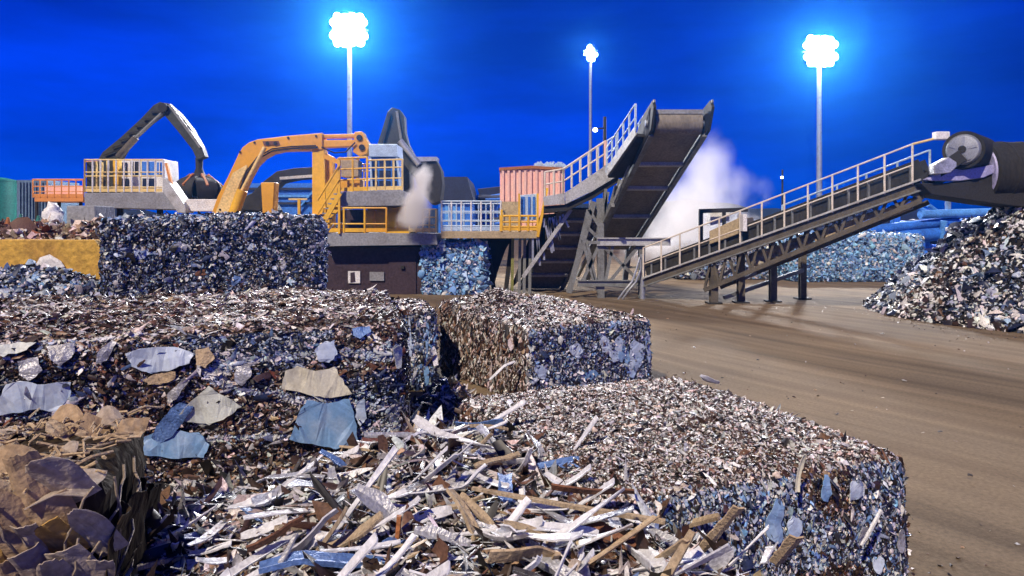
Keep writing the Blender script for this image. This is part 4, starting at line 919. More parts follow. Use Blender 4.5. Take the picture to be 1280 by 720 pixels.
for x in (594, 606, 617): MB().tube(W(x, 240 + (x % 5), 42.5), Vector((W(x, 240, 42.5).x, 42.5, 0)), .3, 12).build('standpipe', M['blue'], fb, smooth=True)
MB().prism([(597, 236), (625, 233), (625, 246), (600, 246)], 42, 1.2).build('hood', M['navy'], fb, .03)
for nm, x0, x1, yt, lab, m in (('steel_shed', 392, 300, 226, 'wide blue shed seen under the yellow gooseneck boom', 'blue'),):
    s_ = empty(nm, W(345, 285, 36), lab, 'shed')
    MB().prism([(300, 229), (398, 229), (398, 360), (300, 360)], 36, 4).build('shed_wall', M['blue'], s_)
    for y in (236, 245, 254): MB().beam(W(300, y, 35.9), W(398, y, 35.9), .05, .12).build('cladding_rail', M['blue_light'] if y == 245 else M['navy'], s_)
    MB().beam(W(372, 262, 35.8), W(392, 238, 35.8), .08, .08).build('wall_brace', M['blue_light'], s_)
# pipe rack on the right; the blue light on it is put into its colour
pr = empty('pipe_rack', W(1150, 285, 31), 'rack of thick pipes and tanks coloured by blue light above the long low scrap wall', 'pipework')
for p, q, r_, m in (((1085, 288), (1195, 276), .22, 'blue'), ((1090, 300), (1170, 292), .34, 'blue'), ((1150, 268), (1300, 264), .2, 'blue_light'), ((1140, 258), (1170, 268), .1, 'blue_light'), ((1160, 256), (1186, 276), .1, 'blue_light'), ((1180, 276), (1175, 330), .15, 'blue_light'), ((1180, 290), (1300, 288), .3, 'blue'), ((1060, 296), (1110, 272), .14, 'blue'), ((1178, 304), (1290, 306), .14, 'blue_light'), ((1185, 250), (1185, 270), .12, 'pale_blue')):
    MB().tube(W(*p, 31), W(*q, 31.4), r_, 14).build('pipe', M[m], pr, smooth=True)
MB().lathe(W(1150, 322, 32), [(.05, -1.4), (.5, -1.3), (.62, -1.0), (.62, 1.0), (.5, 1.3), (.05, 1.4)], 20, (1, .1, 0)).build('tank', M['blue'], pr, smooth=True)
for x in (1090, 1136, 1158, 1200): MB().beam(W(x, 280, 31.6), Vector((W(x, 280, 31.6).x, 31.6, 0)), .22, .22).build('rack_post', M['blue'], pr)
for i in range(14):
    x = 1066 + i * 13; MB().prism([(x, 268 + (i * 7) % 9), (x + 8, 268 + (i * 7) % 9), (x + 8, 300), (x, 300)], 33 + (i % 3) * .3, .6).build('vessel', M['blue' if i % 3 else 'navy'], pr, .05)
MB().prism([(1040, 262), (1290, 262), (1290, 345), (1040, 345)], 35, 2).build('back_wall', M['navy'], pr)

# ================================================================== CENTRE WALKWAY AND SALMON CONTAINER
wk = empty('railed_walkway', W(608, 285, 24), 'tan edged walkway with pale blue railings joining shredder house and steep conveyors', 'walkway')
MB().prism([(551, 289), (676, 289), (674, 298), (552, 298)], 23.1, 2.2).build('deck', M['tan'], wk, .01)
railing(wk, W(552, 289, 23.15), W(626, 289, 23.15), 1.02, 7, M['pale_blue'], .026, (.18, .36, .66), mpost=M['white'])
railing(wk, W(552, 289, 25.1), W(626, 289, 25.1), 1.02, 9, M['pale_blue'], .022, (.36, .66))
railing(wk, W(626, 289, 23.12), W(672, 289, 23.12), .52, 5, M['yellow'], .035, (.3, .6))
for x in (627, 649, 672): MB().beam(W(x, 242 if x > 640 else 262, 23.1), W(x, 289, 23.1), .07, .07).build('gate_post', M['yellow'], wk)
MB().beam(W(684, 235, 23.1), W(672, 296, 23.1), .09, .09).build('sloping_post', M['yellow'], wk)
gp = MB().prism([(650, 244), (672, 242), (671, 275), (650, 276)], 23.3, .06).build('gate_panel', M['pale_blue'], wk, .01)
for x0, x1 in ((651, 656), (660, 663), (666, 669)): MB().prism([(x0, 246), (x1, 246), (x1, 273), (x0, 273)], 23.26, .03).build('pane', M['blue'], gp)
for x, x2 in ((607.5, 618), (640, 632)): MB().beam(W(x, 298, 24), Vector((W(x2, 298, 24.2).x, 24.2, 0)), .16, .16).build('support_post', M['dark'], wk)
for x in (641, 650, 656, 663): MB().beam(W(x, 298, 23.8), Vector((W(x - 1, 298, 23.8).x, 23.8, 0)), .1, .1).build('support_post', mat('mossy post', (.2, .2, .05), .8, 0, (.08, .1, .03), 3, .7, .3) if x == 641 else M['beam'], wk)
MB().prism([(609, 298), (640, 298), (632, 312), (622, 340), (618, 356)], 24.4, .1).build('gusset_plate', M['dark'], wk)

sc = empty('salmon_container', W(660, 285, 26), 'faded salmon pink corrugated bin standing behind the yellow gate', 'container')
mb = MB(); mb.prism([(625, 212), (640, 210), (664, 208), (690, 209), (706, 212), (706, 292), (625, 292)], 25.5, 2.2); mb.build('bin_body', M['pink'], sc, .01)
for i, x in enumerate(range(627, 704, 7)): MB().prism([(x, 213), (x + 3, 213), (x + 3, 290), (x, 290)], 25.42, .1).build('corrugation', M['pink'], sc)
MB().prism([(626, 252), (650, 252), (650, 290), (626, 290)], 25.36, .05).build('lower_panel', M['tan'], sc)
MB().prism([(624, 209.5), (664, 207), (706, 209.5), (706, 213), (664, 210.5), (624, 213)], 25.4, 2.4).build('rim', M['s_orange'], sc)
rng = random.Random(4)
mbx = MB()
for i in range(60): mbx.box(W(rng.uniform(668, 704), rng.uniform(206, 211), rng.uniform(25.8, 27)), (rng.uniform(.05, .3), .2, rng.uniform(.05, .2)), Matrix.Rotation(rng.uniform(0, 3), 3, 'Y'))
tag(mbx.build('scrap_load', M['pale_blue'], sc), kind='stuff')

# ================================================================== STEEP CONVEYORS
def conveyor(root, top, bot, half, depth, m_belt, m_frame, ribs, beam=.26):
    top, bot = Vector(top), Vector(bot); d = (top - bot).normalized(); X = Vector((1, 0, 0)); nrm = X.cross(d).normalized()
    if nrm.z < 0: nrm = -nrm
    mb = MB(); vs = []
    for p in (bot, top):
        for s_, t in ((-half + .03, 0), (half - .03, 0), (half - .03, depth), (-half + .03, depth)): vs.append(p + X * s_ + nrm * t)
    mb.add(vs, [(0, 1, 2, 3), (7, 6, 5, 4), (0, 4, 5, 1), (1, 5, 6, 2), (2, 6, 7, 3), (3, 7, 4, 0)])
    mb.build('belt', m_belt, root)
    for s_ in (-1, 1):
        MB().ibeam(bot + X * s_ * (half + .05) + nrm * .05, top + X * s_ * (half + .05) + nrm * .05, .14, beam + .14, nrm).build('side_beam', m_frame, root)
    for t in ribs:
        p = bot.lerp(top, t) - nrm * .06
        MB().beam(p - X * half, p + X * half, .10, .12, nrm).build('cross_member', M['beam_light'], root)
    return d, nrm, X
ca = empty('steep_conveyor', W(780, 320, 25), 'tall steep conveyor whose dark underside rises above the yard', 'conveyor')
topA, botA = W(854, 150, 19), W(722, 356, 29.0)
topA, botA = W(847, 165, 19.2), W(764, 312, 27.2)
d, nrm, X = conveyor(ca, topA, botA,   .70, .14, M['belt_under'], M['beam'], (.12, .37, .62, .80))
# the head: belt wraps a pulley between two raised cheek plates
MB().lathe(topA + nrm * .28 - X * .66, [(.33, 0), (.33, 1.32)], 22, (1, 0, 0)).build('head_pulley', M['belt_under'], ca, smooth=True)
MB().beam(topA - X * .66 + d * .32 + nrm * .46, topA + X * .66 + d * .32 + nrm * .46, .1, .12).build('scraper_bar', M['deck'], ca)
for s_ in (-1, 1):
    c = topA + X * s_ * .80
    mbp = MB(); q = [c - d * 1.7 - nrm * .12, c + d * .25 - nrm * .1, c + d * .72 + nrm * .35, c + d * .66 + nrm * .62, c - d * .2 + nrm * .75, c - d * 1.7 + nrm * .6]
    vs = [p - X * .04 for p in q] + [p + X * .04 for p in q]; kq = len(q)
    mbp.add(vs, [tuple(range(kq)), tuple(range(2 * kq - 1, kq - 1, -1))] + [(i, (i + 1) % kq, kq + (i + 1) % kq, kq + i) for i in range(kq)])
    ch = mbp.build('head_cheek', M['dark'], ca, .01)
    MB().beam(c + nrm * .5, c + nrm * .5 + d * .72 + Zv * .05, .05, .09).build('guide_rod', M['beam'], ch)
    MB().lathe(c + nrm * .28 - X * .09, [(.1, 0), (.1, .18)], 12, (1, 0, 0)).build('bearing', M['galv'], ch)
# lower trough shown to the ground
MB().beam(botA + X * -.7, Vector((botA.x - .9, 28.2, 0)), .2, .24).build('foot_leg', M['beam'], ca)
MB().beam(botA + X * .7, Vector((botA.x + .7, 28.2, 0)), .2, .24).build('foot_leg', M['beam'], ca)
# side truss on the left of the steep belt
fl = lambda t: botA.lerp(topA, t) - X * .86
for i in range(9):
    t0 = .02 + i * .085; a_ = fl(t0) + nrm * .1; b_ = fl(t0 + .02) + Zv * -1.1 - X * .5
    MB().beam(a_, b_, .06, .06).build('truss_bar', M['beam'], ca)
    MB().beam(b_, fl(t0 + .085) + nrm * .1, .05, .05).build('truss_bar', M['beam'], ca)
MB().beam(fl(.02) + Zv * -1.1 - X * .5, fl(.75) + Zv * -1.1 - X * .5, .12, .12).build('truss_chord', M['beam'], ca)
# stair walkway up the side
sw0, sw1 = W(769, 216, 21.6), W(806, 164, 19.6)
MB().beam(sw0 - Vector((0, 0, .12)), sw1 - Vector((0, 0, .12)), .5, .10).build('side_walkway', M['dark'], ca)
MB().beam(sw0 - X * .27, sw1 - X * .27, .04, .26).build('walkway_stringer', M['beam_light'], ca)
railing(ca, sw0 - X * .27, sw1 - X * .27, .78, 6, M['pale_blue'], .026, (.5,))
railing(ca, sw0 + X * .2, sw1 + X * .2, .78, 6, M['pale_blue'], .022, (.5,))

cb_ = empty('transfer_conveyor', W(700, 340, 25), 'lower steep conveyor with a grey kinked walkway, left of the tallest conveyor', 'conveyor')
topB, botB = W(728, 262, 23.6), W(676, 361, 25.6)
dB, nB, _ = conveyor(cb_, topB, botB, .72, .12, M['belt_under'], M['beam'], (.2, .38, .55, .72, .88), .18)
fas = cb_
MB().prism([(679, 246), (706, 241), (706, 255), (680, 257)], 22.6, .08).build('fascia_panel', M['beam_light'], cb_, .006)
MB().prism([(706.3, 241), (738, 220), (771, 197), (773, 219), (740, 239), (707, 255)], 22.58, .08).build('fascia_panel', M['beam_light'], cb_, .006)
MB().prism([(680, 257.5), (707, 255.5), (740, 239.5), (773, 219.5), (774, 227), (742, 248), (708, 264), (680, 266)], 22.7, 1.3).build('walkway_deck', M['dark'], cb_, .01)
railing(cb_, W(704, 242, 22.62), W(757, 207, 22.62), .82, 6, M['bone'], .03, (.5,), False)
MB().tube(W(757, 207, 22.62), W(757, 176, 22.62), .05, 8).build('end_post', M['pink'], cb_)
railing(cb_, W(704, 242, 23.8), W(770, 198, 23.8), .82, 7, M['pale_blue'], .024, (.5,), False)
railing(cb_, W(681, 246, 22.62), W(704, 242, 22.62), .82, 3, M['bone'], .03, (.5,), False)
# side lattice left of the dark belt
for x0, y0, x1, y1 in ((700, 270, 700, 288), (694, 271, 694, 297), (687, 272, 687, 306), (680, 273, 680, 316), (673, 280, 673, 325), (666, 292, 666, 333), (694, 270, 700, 300), (686, 275, 692, 314), (680, 284, 680, 325), (671, 296, 675, 332), (703, 268, 711, 284), (700, 300, 690, 272), (690, 316, 682, 282)):
    MB().beam(W(x0, y0, 23.2), W(x1, y1, 23.2), .07, .07).build('lattice_bar', M['galv'], cb_)
MB().beam(W(714, 262, 23.1), W(654, 346, 23.1), .1, .12).build('lattice_chord', M['beam_light'], cb_)
MB().prism([(676, 268), (710, 266), (660, 338), (640, 360), (640, 372), (634, 372), (662, 296)], 23.9, .1).build('side_sheet', M['dark'], cb_)

tw = empty('support_tower', W(770, 372, 23), 'grey braced steel tower standing under the tallest conveyor', 'support tower')
YT = 22.4
for a_, b_, wd, m in (((742, 252), (711, 366), .18, 'beam'), ((750, 248), (751, 374), .22, 'beam'), ((802, 300), (802, 376), .20, 'beam')):
    MB().ibeam(W(*a_, YT), W(*b_, YT), wd, wd, (0, 1, 0)).build('tower_leg', M[m], tw)
    MB().ibeam(W(*a_, YT + 1.6), W(*b_, YT + 1.6), wd, wd, (0, 1, 0)).build('tower_leg', M[m], tw)
MB().ibeam(W(746, 302, YT - .12), W(838, 302, YT - .12), .18, .26).build('tower_beam', M['beam_light'], tw)
MB().ibeam(W(746, 302, YT + 1.7), W(820, 302, YT + 1.7), .18, .26).build('tower_beam', M['beam'], tw)
MB().ibeam(W(722, 354, YT - .12), W(803, 354, YT - .12), .16, .2).build('tower_beam', M['beam'], tw)
MB().beam(W(735, 303, YT - .1), W(750, 303, YT - .1), .1, .1).build('tower_tie', M['beam'], tw)
for a_, b_ in (((735, 262), (722, 318)), ((728, 300), (742, 350)), ((766, 306), (757, 350)), ((798, 308), (762, 352)), ((775, 224), (764, 262)), ((746, 262), (760, 250)), ((751, 284), (764, 262)), ((754, 308), (798, 350)), ((733, 300), (748, 366)), ((749, 306), (728, 352)), ((740, 258), (730, 300)), ((735, 285), (748, 298)), ((752, 288), (736, 262)), ((760, 240), (752, 282)), ((770, 232), (757, 276)), ((757, 236), (757, 268))):
    MB().beam(W(*a_, YT - .05), W(*b_, YT - .05), .09, .1).build('tower_brace', M['beam'], tw)
MB().beam(W(778, 334, YT + 1.7), W(800, 334, YT + 1.7), .06, .06).build('tower_tie', M['beam'], tw)
hs = empty('hydraulic_hose', W(795, 372, 20), 'pair of pale hoses looping down beside the braced steel tower', 'hoses')
for k_, dx in enumerate((0, 5)):
    pts = [W(801 - dx * .3, 322, YT - .4), W(800 - dx, 338, YT - .5), W(795 - dx, 352, YT - .6), W(786 - dx, 363, YT - .6), W(778 - dx, 374, YT - .5)]
    MB().path(pts, .035, 8).build('hose', M['galv'], hs, smooth=True)
MB().tube(W(803, 318, YT - .35), Vector((W(803, 318, YT - .35).x, YT - .35, 0)), .09, 10).build('hose_post', M['galv'], hs, smooth=True)

# ================================================================== LONG RIGHT CONVEYOR
rc = empty('stacking_conveyor', W(930, 380, 21), 'long inclined stacking conveyor with a tan handrail climbing towards the large dark drum', 'conveyor')
S0, S1 = W(806, 350, 22), W(1152, 228, 17.2)
dirR = (S1 - S0); hd = Vector((dirR.x, dirR.y, 0)).normalized(); nR = Vector((-hd.y, hd.x, 0)); dR = dirR.normalized()
WB = 1.3
MB().beam(S0 - Zv * .06, S1 - Zv * .06, .12, .30).build('stringer', M['leg'], rc)
MB().beam(S0 - nR * .05 + Zv * .07, S1 - nR * .05 + Zv * .07, .2, .05).build('stringer_flange', M['beam_light'], rc)
MB().beam(S0 - nR * .05 - Zv * .2, S1 - nR * .05 - Zv * .2, .16, .04).build('stringer_flange', M['beam'], rc)
MB().beam(S0 + nR * WB, S1 + nR * WB, .12, .20).build('stringer', M['beam'], rc)
lc0, lc1 = S0.lerp(S1, .26) - Zv * .95, S1 - Zv * .46
MB().beam(lc0, lc1, .11, .13).build('lower_chord', M['leg'], rc)
MB().beam(lc0 + nR * WB, lc1 + nR * WB, .11, .13).build('lower_chord', M['leg'], rc)
for i in range(12):
    t = i / 12; p = lc0.lerp(lc1, t); q = S0.lerp(S1, .26 + .74 * (t + 1 / 24)); r_ = lc0.lerp(lc1, t + 1 / 12)
    MB().beam(p, q, .06, .07).build('truss_bar', M['leg'], rc); MB().beam(q, r_, .06, .07).build('truss_bar', M['leg'], rc)
    if i % 2: MB().beam(p + nR * WB, q + nR * WB, .06, .07).build('truss_bar', M['leg'], rc)
tr0, tr1 = S0.lerp(S1, .42) - Zv * .30 + nR * .35, S1 - Zv * .30 + nR * .35; lw0, lw1 = lc0.lerp(lc1, .22) + nR * .35, lc1 + nR * .35
tp_pts = []
for i in range(15): tp_pts.append(tr0.lerp(tr1, i / 14) + Zv * .02 * math.sin(i * 2.1))
for i in range(15): tp_pts.append(lw1.lerp(lw0, i / 14) + Zv * (.06 + .10 * abs(math.sin(i * 1.7))))
M['caked'] = mat('caked pale mud', (.40, .36, .27), .9, 0, (.10, .09, .065), 2.6, .85, .5, fine=.35)
sheet('caked_tray', tp_pts, M['caked'], rc, .03, .10, 17, 3, None, 3.0)
# belt with side skirts
mbb = MB()
vs = [S0 + nR * .1 + Zv * .16, S0 + nR * (WB - .1) + Zv * .16, S0 + nR * (WB - .1) + Zv * .34, S0 + nR * .1 + Zv * .34]
mbb.add(vs + [v + dirR for v in vs], [(3, 2, 1, 0), (4, 5, 6, 7), (0, 1, 5, 4), (1, 2, 6, 5), (2, 3, 7, 6), (3, 0, 4, 7)])
mbb.build('belt', M['rubber'], rc)
MB().beam(S0 + nR * .04 + Zv * .34, S1 + nR * .04 + Zv * .38, .04, .46).build('skirt_plate', M['rubber'], rc)
MB().beam(S0 + nR * WB + Zv * .45, S1 + nR * WB + Zv * .45, .04, .5).build('skirt_plate', M['dark'], rc)
for i in range(16):
    p = S0.lerp(S1, (i + .5) / 16); MB().beam(p - nR * .02 + Zv * .08, p - nR * .02 + Zv * .5, .05, .06).build('idler_bracket', M['beam'], rc)
rl0, rl1 = S0 - nR * .10 + Zv * .02, S1 - nR * .10 + dR * -.2 + Zv * .02
railing(rc, rl0, rl1, 1.02, 13, M['bone'], .023, (.48,), False, mpost=M['bone'])
railing(rc, S0.lerp(S1, .5) + nR * (WB + .2), S1 + nR * (WB + .2), .95, 6, M['pale_blue'], .026, (.5,), False)
MB().tube(rl1 + Zv * 1.02, rl1 + Zv * .98 + dR * .55 + nR * .3, .03, 8).build('rail_return', M['cream'], rc)
MB().box(rl1 + Zv * 1.0 + dR * .62 + nR * .3, (.34, .2, .2)).build('work_light', M['white'], rc, .02)
# legs
for px, py, Y, ww, top in ((892, 380, 20.7, .22, .255), (966, 377, 21.2, .20, .47), (926, 379, 20.9, .2, .36), (1003, 373, 22.0, .2, .56)):
    b_ = W(px, py, Y); b_.z = 0; tp_ = S0.lerp(S1, top) - Zv * .12; tz = min(tp_.z, W(px, 332, Y).z + (px - 892) * .011)
    lg = MB().ibeam(b_, Vector((b_.x, b_.y, tz)), ww, ww, (0, 1, 0)).build('leg', M['leg'], rc)
    MB().box(b_ + Zv * .025, (.42, .42, .05)).build('base_plate', M['dark'], lg)
MB().beam(W(892, 352, 20.75), W(926, 330, 20.9), .08, .08).build('leg_brace', M['beam'], rc)
MB().beam(W(926, 350, 20.95), W(966, 330, 21.15), .08, .08).build('leg_brace', M['beam'], rc)
MB().beam(W(905, 372, 20.8), W(1003, 338, 21.9), .1, .12).build('leg_tie', M['beam'], rc)
# feed hopper and tan box part-way
mbh = MB(); hp0 = S0.lerp(S1, .285) - nR * .1 + Zv * .38; hp1 = S0.lerp(S1, .40) - nR * .1 + Zv * .38
mbh.add([hp0, hp1, hp1 + Zv * .46, hp0 + Zv * .40, hp0 + nR * 1.3, hp1 + nR * 1.3, hp1 + nR * 1.3 + Zv * .5, hp0 + nR * 1.3 + Zv * .5], [(0, 1, 2, 3), (7, 6, 5, 4), (0, 4, 5, 1), (1, 5, 6, 2), (2, 6, 7, 3), (3, 7, 4, 0)])
mbh.build('feed_box', M['tan'], rc, .015)
MB().box(hp1 + dR * .12 + Zv * .28, (.12, .5, .5)).build('box_flange', M['white'], rc, .01)
fr = MB().beam(W(874, 264, 22.5), W(934, 262, 22.5), .12, .14).build('feed_frame', M['dark'], rc)
MB().beam(W(876, 264, 22.5), W(876, 318, 22.5), .12, .12).build('frame_post', M['dark'], fr); MB().beam(W(905, 264, 22.5), W(905, 300, 22.5), .1, .1).build('frame_post', M['dark'], fr)
MB().prism([(888, 266), (912, 265), (912, 276), (888, 282)], 22.8, .5).build('chute', M['white'], rc, .01)
# clutter seen under the truss: pale material spilled along the lower frame
MB().beam(W(1020, 302, 18.9), W(1140, 258, 17.4), .12, .12).build('return_rail', M['tan'], rc)
# head pulley and wrapped belt
hpv = W(1204, 187, 16.75)
MB().beam(S1, hpv - nR * .1 - Zv * .15, .12, .3).build('head_frame', M['dark'], rc)
MB().beam(S1 + nR * WB, hpv + nR * (WB + .1) - Zv * .15, .12, .3).build('head_frame', M['dark'], rc)
ax = Vector((.72, .69, 0)).normalized()
hpul = MB().lathe(hpv, [(.08, -.1), (.34, -.06), (.38, 0), (.38, 1.5)], 28, ax).build('head_pulley', M['galv'], rc, smooth=True)
MB().lathe(hpv - ax * .12, [(.09, 0), (.09, .1)], 12, ax).build('shaft', M['dark'], hpul)
for k_ in range(5):
    an = k_ * 2 * PI / 5 + .4; up_ = Zv * math.sin(an) + Vector((-ax.y, ax.x, 0)) * math.cos(an)
    MB().beam(hpv - ax * .085 + up_ * .1, hpv - ax * .075 + up_ * .3, .07, .03, ax).build('pulley_spoke', M['galv'], hpul)
MB().lathe(hpv + ax * .02, [(.385, 0), (.46, .0), (.46, 1.5), (.385, 1.5)], 30, ax).build('belt_wrap', M['rubber'], rc, smooth=True)
MB().prism([(1168, 206), (1186, 196), (1200, 205), (1188, 216), (1168, 218)], 16.7, .25).build('take_up_frame', M['steel_pale'], rc, .02)

# big dark drum that the conveyor feeds
dr = empty('screening_drum', W(1260, 285, 18), 'large dark cylindrical drum with a lavender end plate at the top of the conveyor', 'drum')
dax = Vector((.985, .03, .0)).normalized(); dc = W(1222, 216, 17.5)
MB().lathe(dc, [(.74, 0), (.79, .03), (.79, 2.2), (.83, 2.22), (.83, 2.4), (.79, 2.42), (.79, 6.0)], 40, dax).build('drum_shell', M['rubber'], dr, smooth=True)
MB().lathe(dc - dax * .03, [(.0, 0), (.69, .0), (.72, .03)], 40, dax).build('end_plate', M['grey_lav'], dr, smooth=True)
for t in (.5, 1.0, 1.5): MB().lathe(dc + dax * t, [(.795, 0), (.805, .01), (.805, .05), (.795, .06)], 40, dax).build('drum_rib', M['dark'], dr, smooth=True)
for t in (1.2, 4.8):
    p = dc + dax * t; MB().beam(p - Zv * .8, Vector((p.x, p.y, 0)), .3, .3).build('drum_support', M['dark'], dr)
    MB().box(p - Zv * .93, (.5, .9, .22)).build('roller_cradle', M['dark'], dr)
MB().prism([(1160, 224), (1180, 210), (1206, 212), (1246, 205), (1248, 214), (1230, 222), (1200, 226), (1162, 226)], 16.9, .3).build('lower_guard', M['grey_lav'], dr, .02)

MB().prism([(1150, 229), (1190, 229), (1232, 222), (1262, 206), (1310, 206), (1310, 262), (1240, 254), (1165, 243)], 16.95, .9).build('discharge_chute', M['dark'], dr, .02)
# ================================================================== LIGHT MASTS
def mast(px, py, Y, rows, colsn, lab, sp, hs_, r, aim=0, lit=None, foot=None):
    c = W(px, py, Y); base = Vector((c.x, Y, 0))
    o = empty('floodlight_mast', base, lab, 'floodlight mast', 'tall floodlight masts')
    MB().lathe(base, [(r * 1.15, 0), (r, 3), (r * .72, c.z - .2)], 16).build('pole', M['galv'], o, smooth=True)
    MB().box(base + Zv * .1, (r * 4, r * 4, .2)).build('base_plate', M['dark'], o)
    hd_ = MB(); R0 = sp * colsn / 2
    for i in range(rows):
        z = c.z + (i - (rows - 1) / 2) * sp * .86; ww = math.sqrt(max(.05, R0 ** 2 - (z - c.z) ** 2))
        hd_.beam(Vector((c.x - ww, Y, z)), Vector((c.x + ww, Y, z)), .08, .08)
    hd_.beam(Vector((c.x, Y, c.z - R0)), Vector((c.x, Y, c.z + R0)), .16, .16, (0, 1, 0))
    hd_.build('head_frame', M['galv'], o)
    rj = random.Random(int(px))
    for i in range(rows):
        for j in range(colsn + 1):
            off = j - colsn / 2 + (.5 if i % 2 else 0); dz = (i - (rows - 1) / 2) * sp * .86
            if (off * sp) ** 2 + dz ** 2 > (R0 * .98) ** 2: continue
            p = Vector((c.x + off * sp + rj.uniform(-.04, .04), Y - .12 - .16 * ((i + j) % 2), c.z + dz + rj.uniform(-.04, .04)))
            R = Matrix.Rotation(off * .07 + aim, 3, 'Z') @ Matrix.Rotation(math.radians(22), 3, 'X'); fd = R @ Vector((0, -1, 0))
            fl_ = MB().lathe(p - fd * .28, [(hs_ * .45, 0), (hs_ * .8, .08), (hs_, .26), (hs_ * 1.04, .30)], 16, fd).build('floodlight', M['white'], o, smooth=True)
            MB().lathe(p + fd * .021, [(hs_ * .98, 0), (hs_ * .96, .004)], 16, fd).build('lens', M['lens'], fl_)
    return o
mast(437, 38, 45, 5, 5, 'floodlight mast with a blazing lamp cluster above the yellow gooseneck boom', .49, .24, .19)
mast(1024, 65, 48, 5, 5, 'floodlight mast with a blazing lamp cluster above the long inclined conveyor', .48, .235, .20, 0)
mast(738, 66, 58, 4, 3, 'slim floodlight mast with a smaller dimmer cluster between the two blazing ones', .42, .15, .15, -.9)
def lamp_post(px, py_top, Y, lab, sgn):
    t = W(px, py_top, Y); o = empty('lamp_post', Vector((t.x, Y, 0)), lab, 'lamp post')
    MB().lathe(Vector((t.x, Y, 0)), [(.11, 0), (.07, t.z)], 10).build('pole', M['dark'], o, smooth=True)
    a_ = MB().beam(t - Zv * .5, t - Zv * .55 + Vector((sgn * .42, -.2, 0)), .06, .06).build('arm', M['dark'], o)
    q = t - Zv * .62 + Vector((sgn * .45, -.25, 0))
    MB().lathe(q, [(.03, -.08), (.10, -.05), (.10, .05), (.05, .09)], 12).build('lamp_head', M['lens_dim'], o)
    return o
lamp_post(756, 146, 30, 'small dark lamp post rising behind the grey kinked walkway', -1)
lamp_post(978, 212, 52, 'thin lamp post with a small white light far behind the inclined conveyor', -.3)

# ================================================================== STEAM, DUST, HAZE
def volume_mat(name, dens, col, scale, thresh, wtop, wbot, lean=(.5, .5), aniso=.2, soft=.35, stretch=(1, 1, .7)):
    m = bpy.data.materials.new(name); m.use_nodes = True; n, l = m.node_tree.nodes, m.node_tree.links; n.clear()
    out = n.new('ShaderNodeOutputMaterial'); pv = n.new('ShaderNodeVolumePrincipled'); l.new(pv.outputs['Volume'], out.inputs['Volume'])
    pv.inputs['Color'].default_value = (*col, 1); pv.inputs['Anisotropy'].default_value = aniso
    tc = n.new('ShaderNodeTexCoord'); sx = n.new('ShaderNodeSeparateXYZ'); l.new(tc.outputs['Generated'], sx.inputs[0])
    def M2(op, a, b=None, clamp=False):
        k_ = n.new('ShaderNodeMath'); k_.operation = op; k_.use_clamp = clamp
        for i, v in enumerate((a, b)):
            if v is None: continue
            if isinstance(v, (int, float)): k_.inputs[i].default_value = v
            else: l.new(v, k_.inputs[i])
        return k_.outputs[0]
    mp = n.new('ShaderNodeMapping'); mp.inputs['Scale'].default_value = stretch; l.new(tc.outputs['Object'], mp.inputs['Vector'])
    nz = n.new('ShaderNodeTexNoise'); nz.inputs['Scale'].default_value = scale; nz.inputs['Detail'].default_value = 5; nz.inputs['Roughness'].default_value = .6; nz.inputs['Distortion'].default_value = .6
    l.new(mp.outputs['Vector'], nz.inputs['Vector'])
    z = sx.outputs['Z']
    cx = M2('ADD', M2('MULTIPLY', z, lean[1] - lean[0]), lean[0])
    dx = M2('SUBTRACT', sx.outputs['X'], cx); dy = M2('SUBTRACT', sx.outputs['Y'], .5)
    r_ = M2('SQRT', M2('ADD', M2('MULTIPLY', dx, dx), M2('MULTIPLY', dy, dy)))
    wd = M2('ADD', M2('MULTIPLY', M2('POWER', z, .5), wtop - wbot), wbot)
    n2 = n.new('ShaderNodeTexNoise'); n2.inputs['Scale'].default_value = scale * .6; n2.inputs['Detail'].default_value = 3
    l.new(mp.outputs['Vector'], n2.inputs['Vector'])
    wd = M2('MULTIPLY', wd, M2('MULTIPLY', n2.outputs['Fac'], 2.0))
    r_ = M2('ADD', r_, M2('MULTIPLY', M2('SUBTRACT', nz.outputs['Fac'], .5), .22))
    fall = M2('SUBTRACT', 1.0, M2('DIVIDE', r_, wd), True)
    zf = M2('MULTIPLY', M2('MULTIPLY', z, 6, True), M2('MULTIPLY', M2('SUBTRACT', 1.0, z), 4, True))
    fall = M2('MULTIPLY', M2('POWER', fall, soft), zf)
    e_ = M2('SUBTRACT', M2('ADD', nz.outputs['Fac'], M2('MULTIPLY', fall, .55)), thresh)
    dn = M2('MULTIPLY', M2('MULTIPLY', M2('MULTIPLY', e_, 1.5, True), fall), dens)
    l.new(dn, pv.inputs['Density'])
    return m
def vol_box(name, x0, x1, y0, y1, z0, z1, m, lab, cat):
    c = Vector(((x0 + x1) / 2, (y0 + y1) / 2, (z0 + z1) / 2)); hx, hy_, hz = (x1 - x0) / 2, (y1 - y0) / 2, (z1 - z0) / 2
    mb = MB(); mb.box((0, 0, 0), (2 * hx, 2 * hy_, 2 * hz)); o = mb.build(name, m); o.location = c
    return tag(o, lab, cat, None, 'stuff')
a_, b_ = W(776, 318, 30), W(985, 148, 30)
vol_box('steam_plume', a_.x, b_.x, 28.4, 31.6, .3, b_.z, volume_mat('white steam', 3.4, (.98, .97, .95), .95, .62, .15, .98, (.37, .56), soft=1.0, aniso=0), 'billowing grey white steam rising behind the tallest conveyor', 'steam')
a_, b_ = W(484, 292, 22.4), W(566, 196, 22.4)
vol_box('dust_cloud', a_.x, b_.x, 21.9, 22.95, a_.z, b_.z, volume_mat('beige dust', 32, (1, .99, .95), 2.2, .60, .22, .46, (.36, .58), soft=1.0, aniso=0), 'beige dust column rising from the lower yellow railed deck', 'dust')

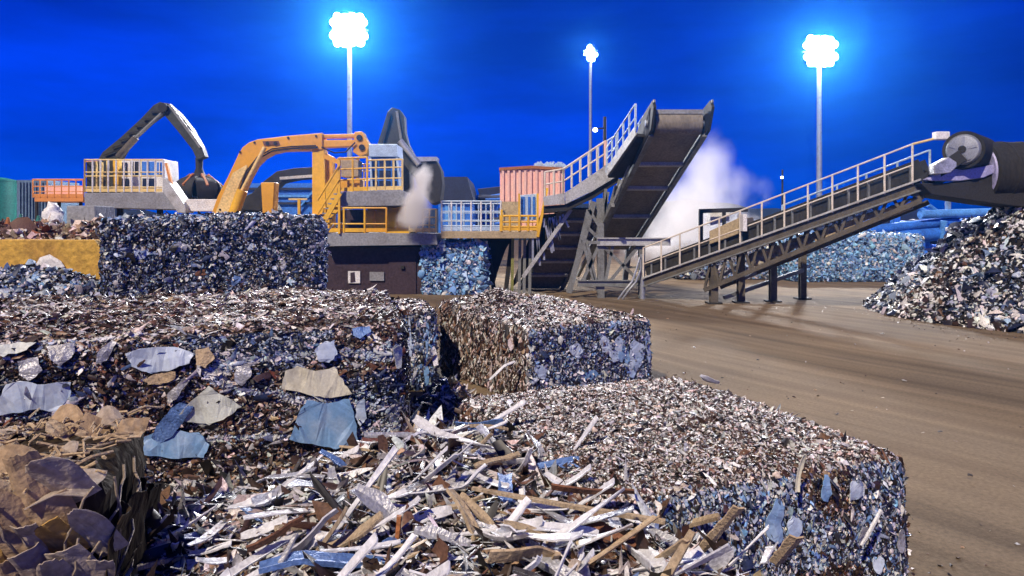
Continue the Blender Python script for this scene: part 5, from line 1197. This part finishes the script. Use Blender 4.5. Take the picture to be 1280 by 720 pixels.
hz = bpy.data.materials.new('added halo haze'); hz.use_nodes = True; n, l = hz.node_tree.nodes, hz.node_tree.links; n.clear()
out = n.new('ShaderNodeOutputMaterial'); pv = n.new('ShaderNodeVolumePrincipled'); l.new(pv.outputs['Volume'], out.inputs['Volume'])
pv.inputs['Color'].default_value = (.035, .33, 1, 1); pv.inputs['Density'].default_value = .0006; pv.inputs['Anisotropy'].default_value = .86
o = MB().box((0, 70, 9.6), (330, 175, 21.2)).build('haze', hz); tag(o, 'added halo haze over the whole yard', kind='stuff')  # volume added only to give the floodlights their halos

# ------------------------------------------------------------------ loose spill over the yard
rg = np.random.default_rng(404); P_ = []
for cx_, cy_, sx_, sy_, n_ in ((2.4, 4.6, .5, .9, 260), (2.2, 9.6, .5, .8, 200), (10.3, 17.0, .6, 1.2, 420), (13.0, 14.0, 1.6, .4, 300), (6, 20, 3, 1.2, 200), (6, 12, 4, 4, 130), (4.0, 7, 2.0, 2.5, 60)):
    P_.append(np.stack([rg.normal(cx_, sx_, n_), rg.normal(cy_, sy_, n_), np.full(n_, .006)], 1))
P_ = np.concatenate(P_); n_ = len(P_)
spill = mesh_np('loose_debris', [chips_arrays(rg, P_, np.tile(np.array([0, 0, 1.0]), (n_, 1)), rg.normal(size=(n_, 3)), rg.uniform(.008, .032, n_), rg.uniform(1, 2.4, n_), .3, 1.5, pick(rg, [(WHT, 2), (TAN, 4), (BRN, 4), (DBR, 4), (GRY, 2), (BLK, 2)], n_))], M['chips'])
tag(spill, 'fine crumbs of scrap scattered over the bare yard', kind='stuff')
# ------------------------------------------------------------------ litter on the yard
rng = random.Random(31)
for i, (px, py) in enumerate(((1130, 478), (1103, 419), (868, 436), (1175, 543), (947, 452), (1046, 520), (1212, 600), (990, 405))):
    Y = H * F / (py - HY); pts = []
    c = Vector(((px - 640) * Y / F, Y, .03))
    for j in range(6):
        a = j * PI / 3; r_ = rng.uniform(.025, .055) * (1 if i < 2 else .6); pts.append(c + Vector((r_ * math.cos(a), r_ * math.sin(a), rng.uniform(0, .02))))
    o = sheet('paper_scrap', pts, M['s_white'] if i in (0, 1, 2) else M['s_dark'], None, .006, .012, i, 1)
    tag(o, ('small white scrap lying on the bare yard' if i in (0, 1, 2) else 'small dark crumb lying on the bare yard'), 'litter', 'white litter on the yard' if i in (0, 1, 2) else 'dark litter on the yard', 'thing')
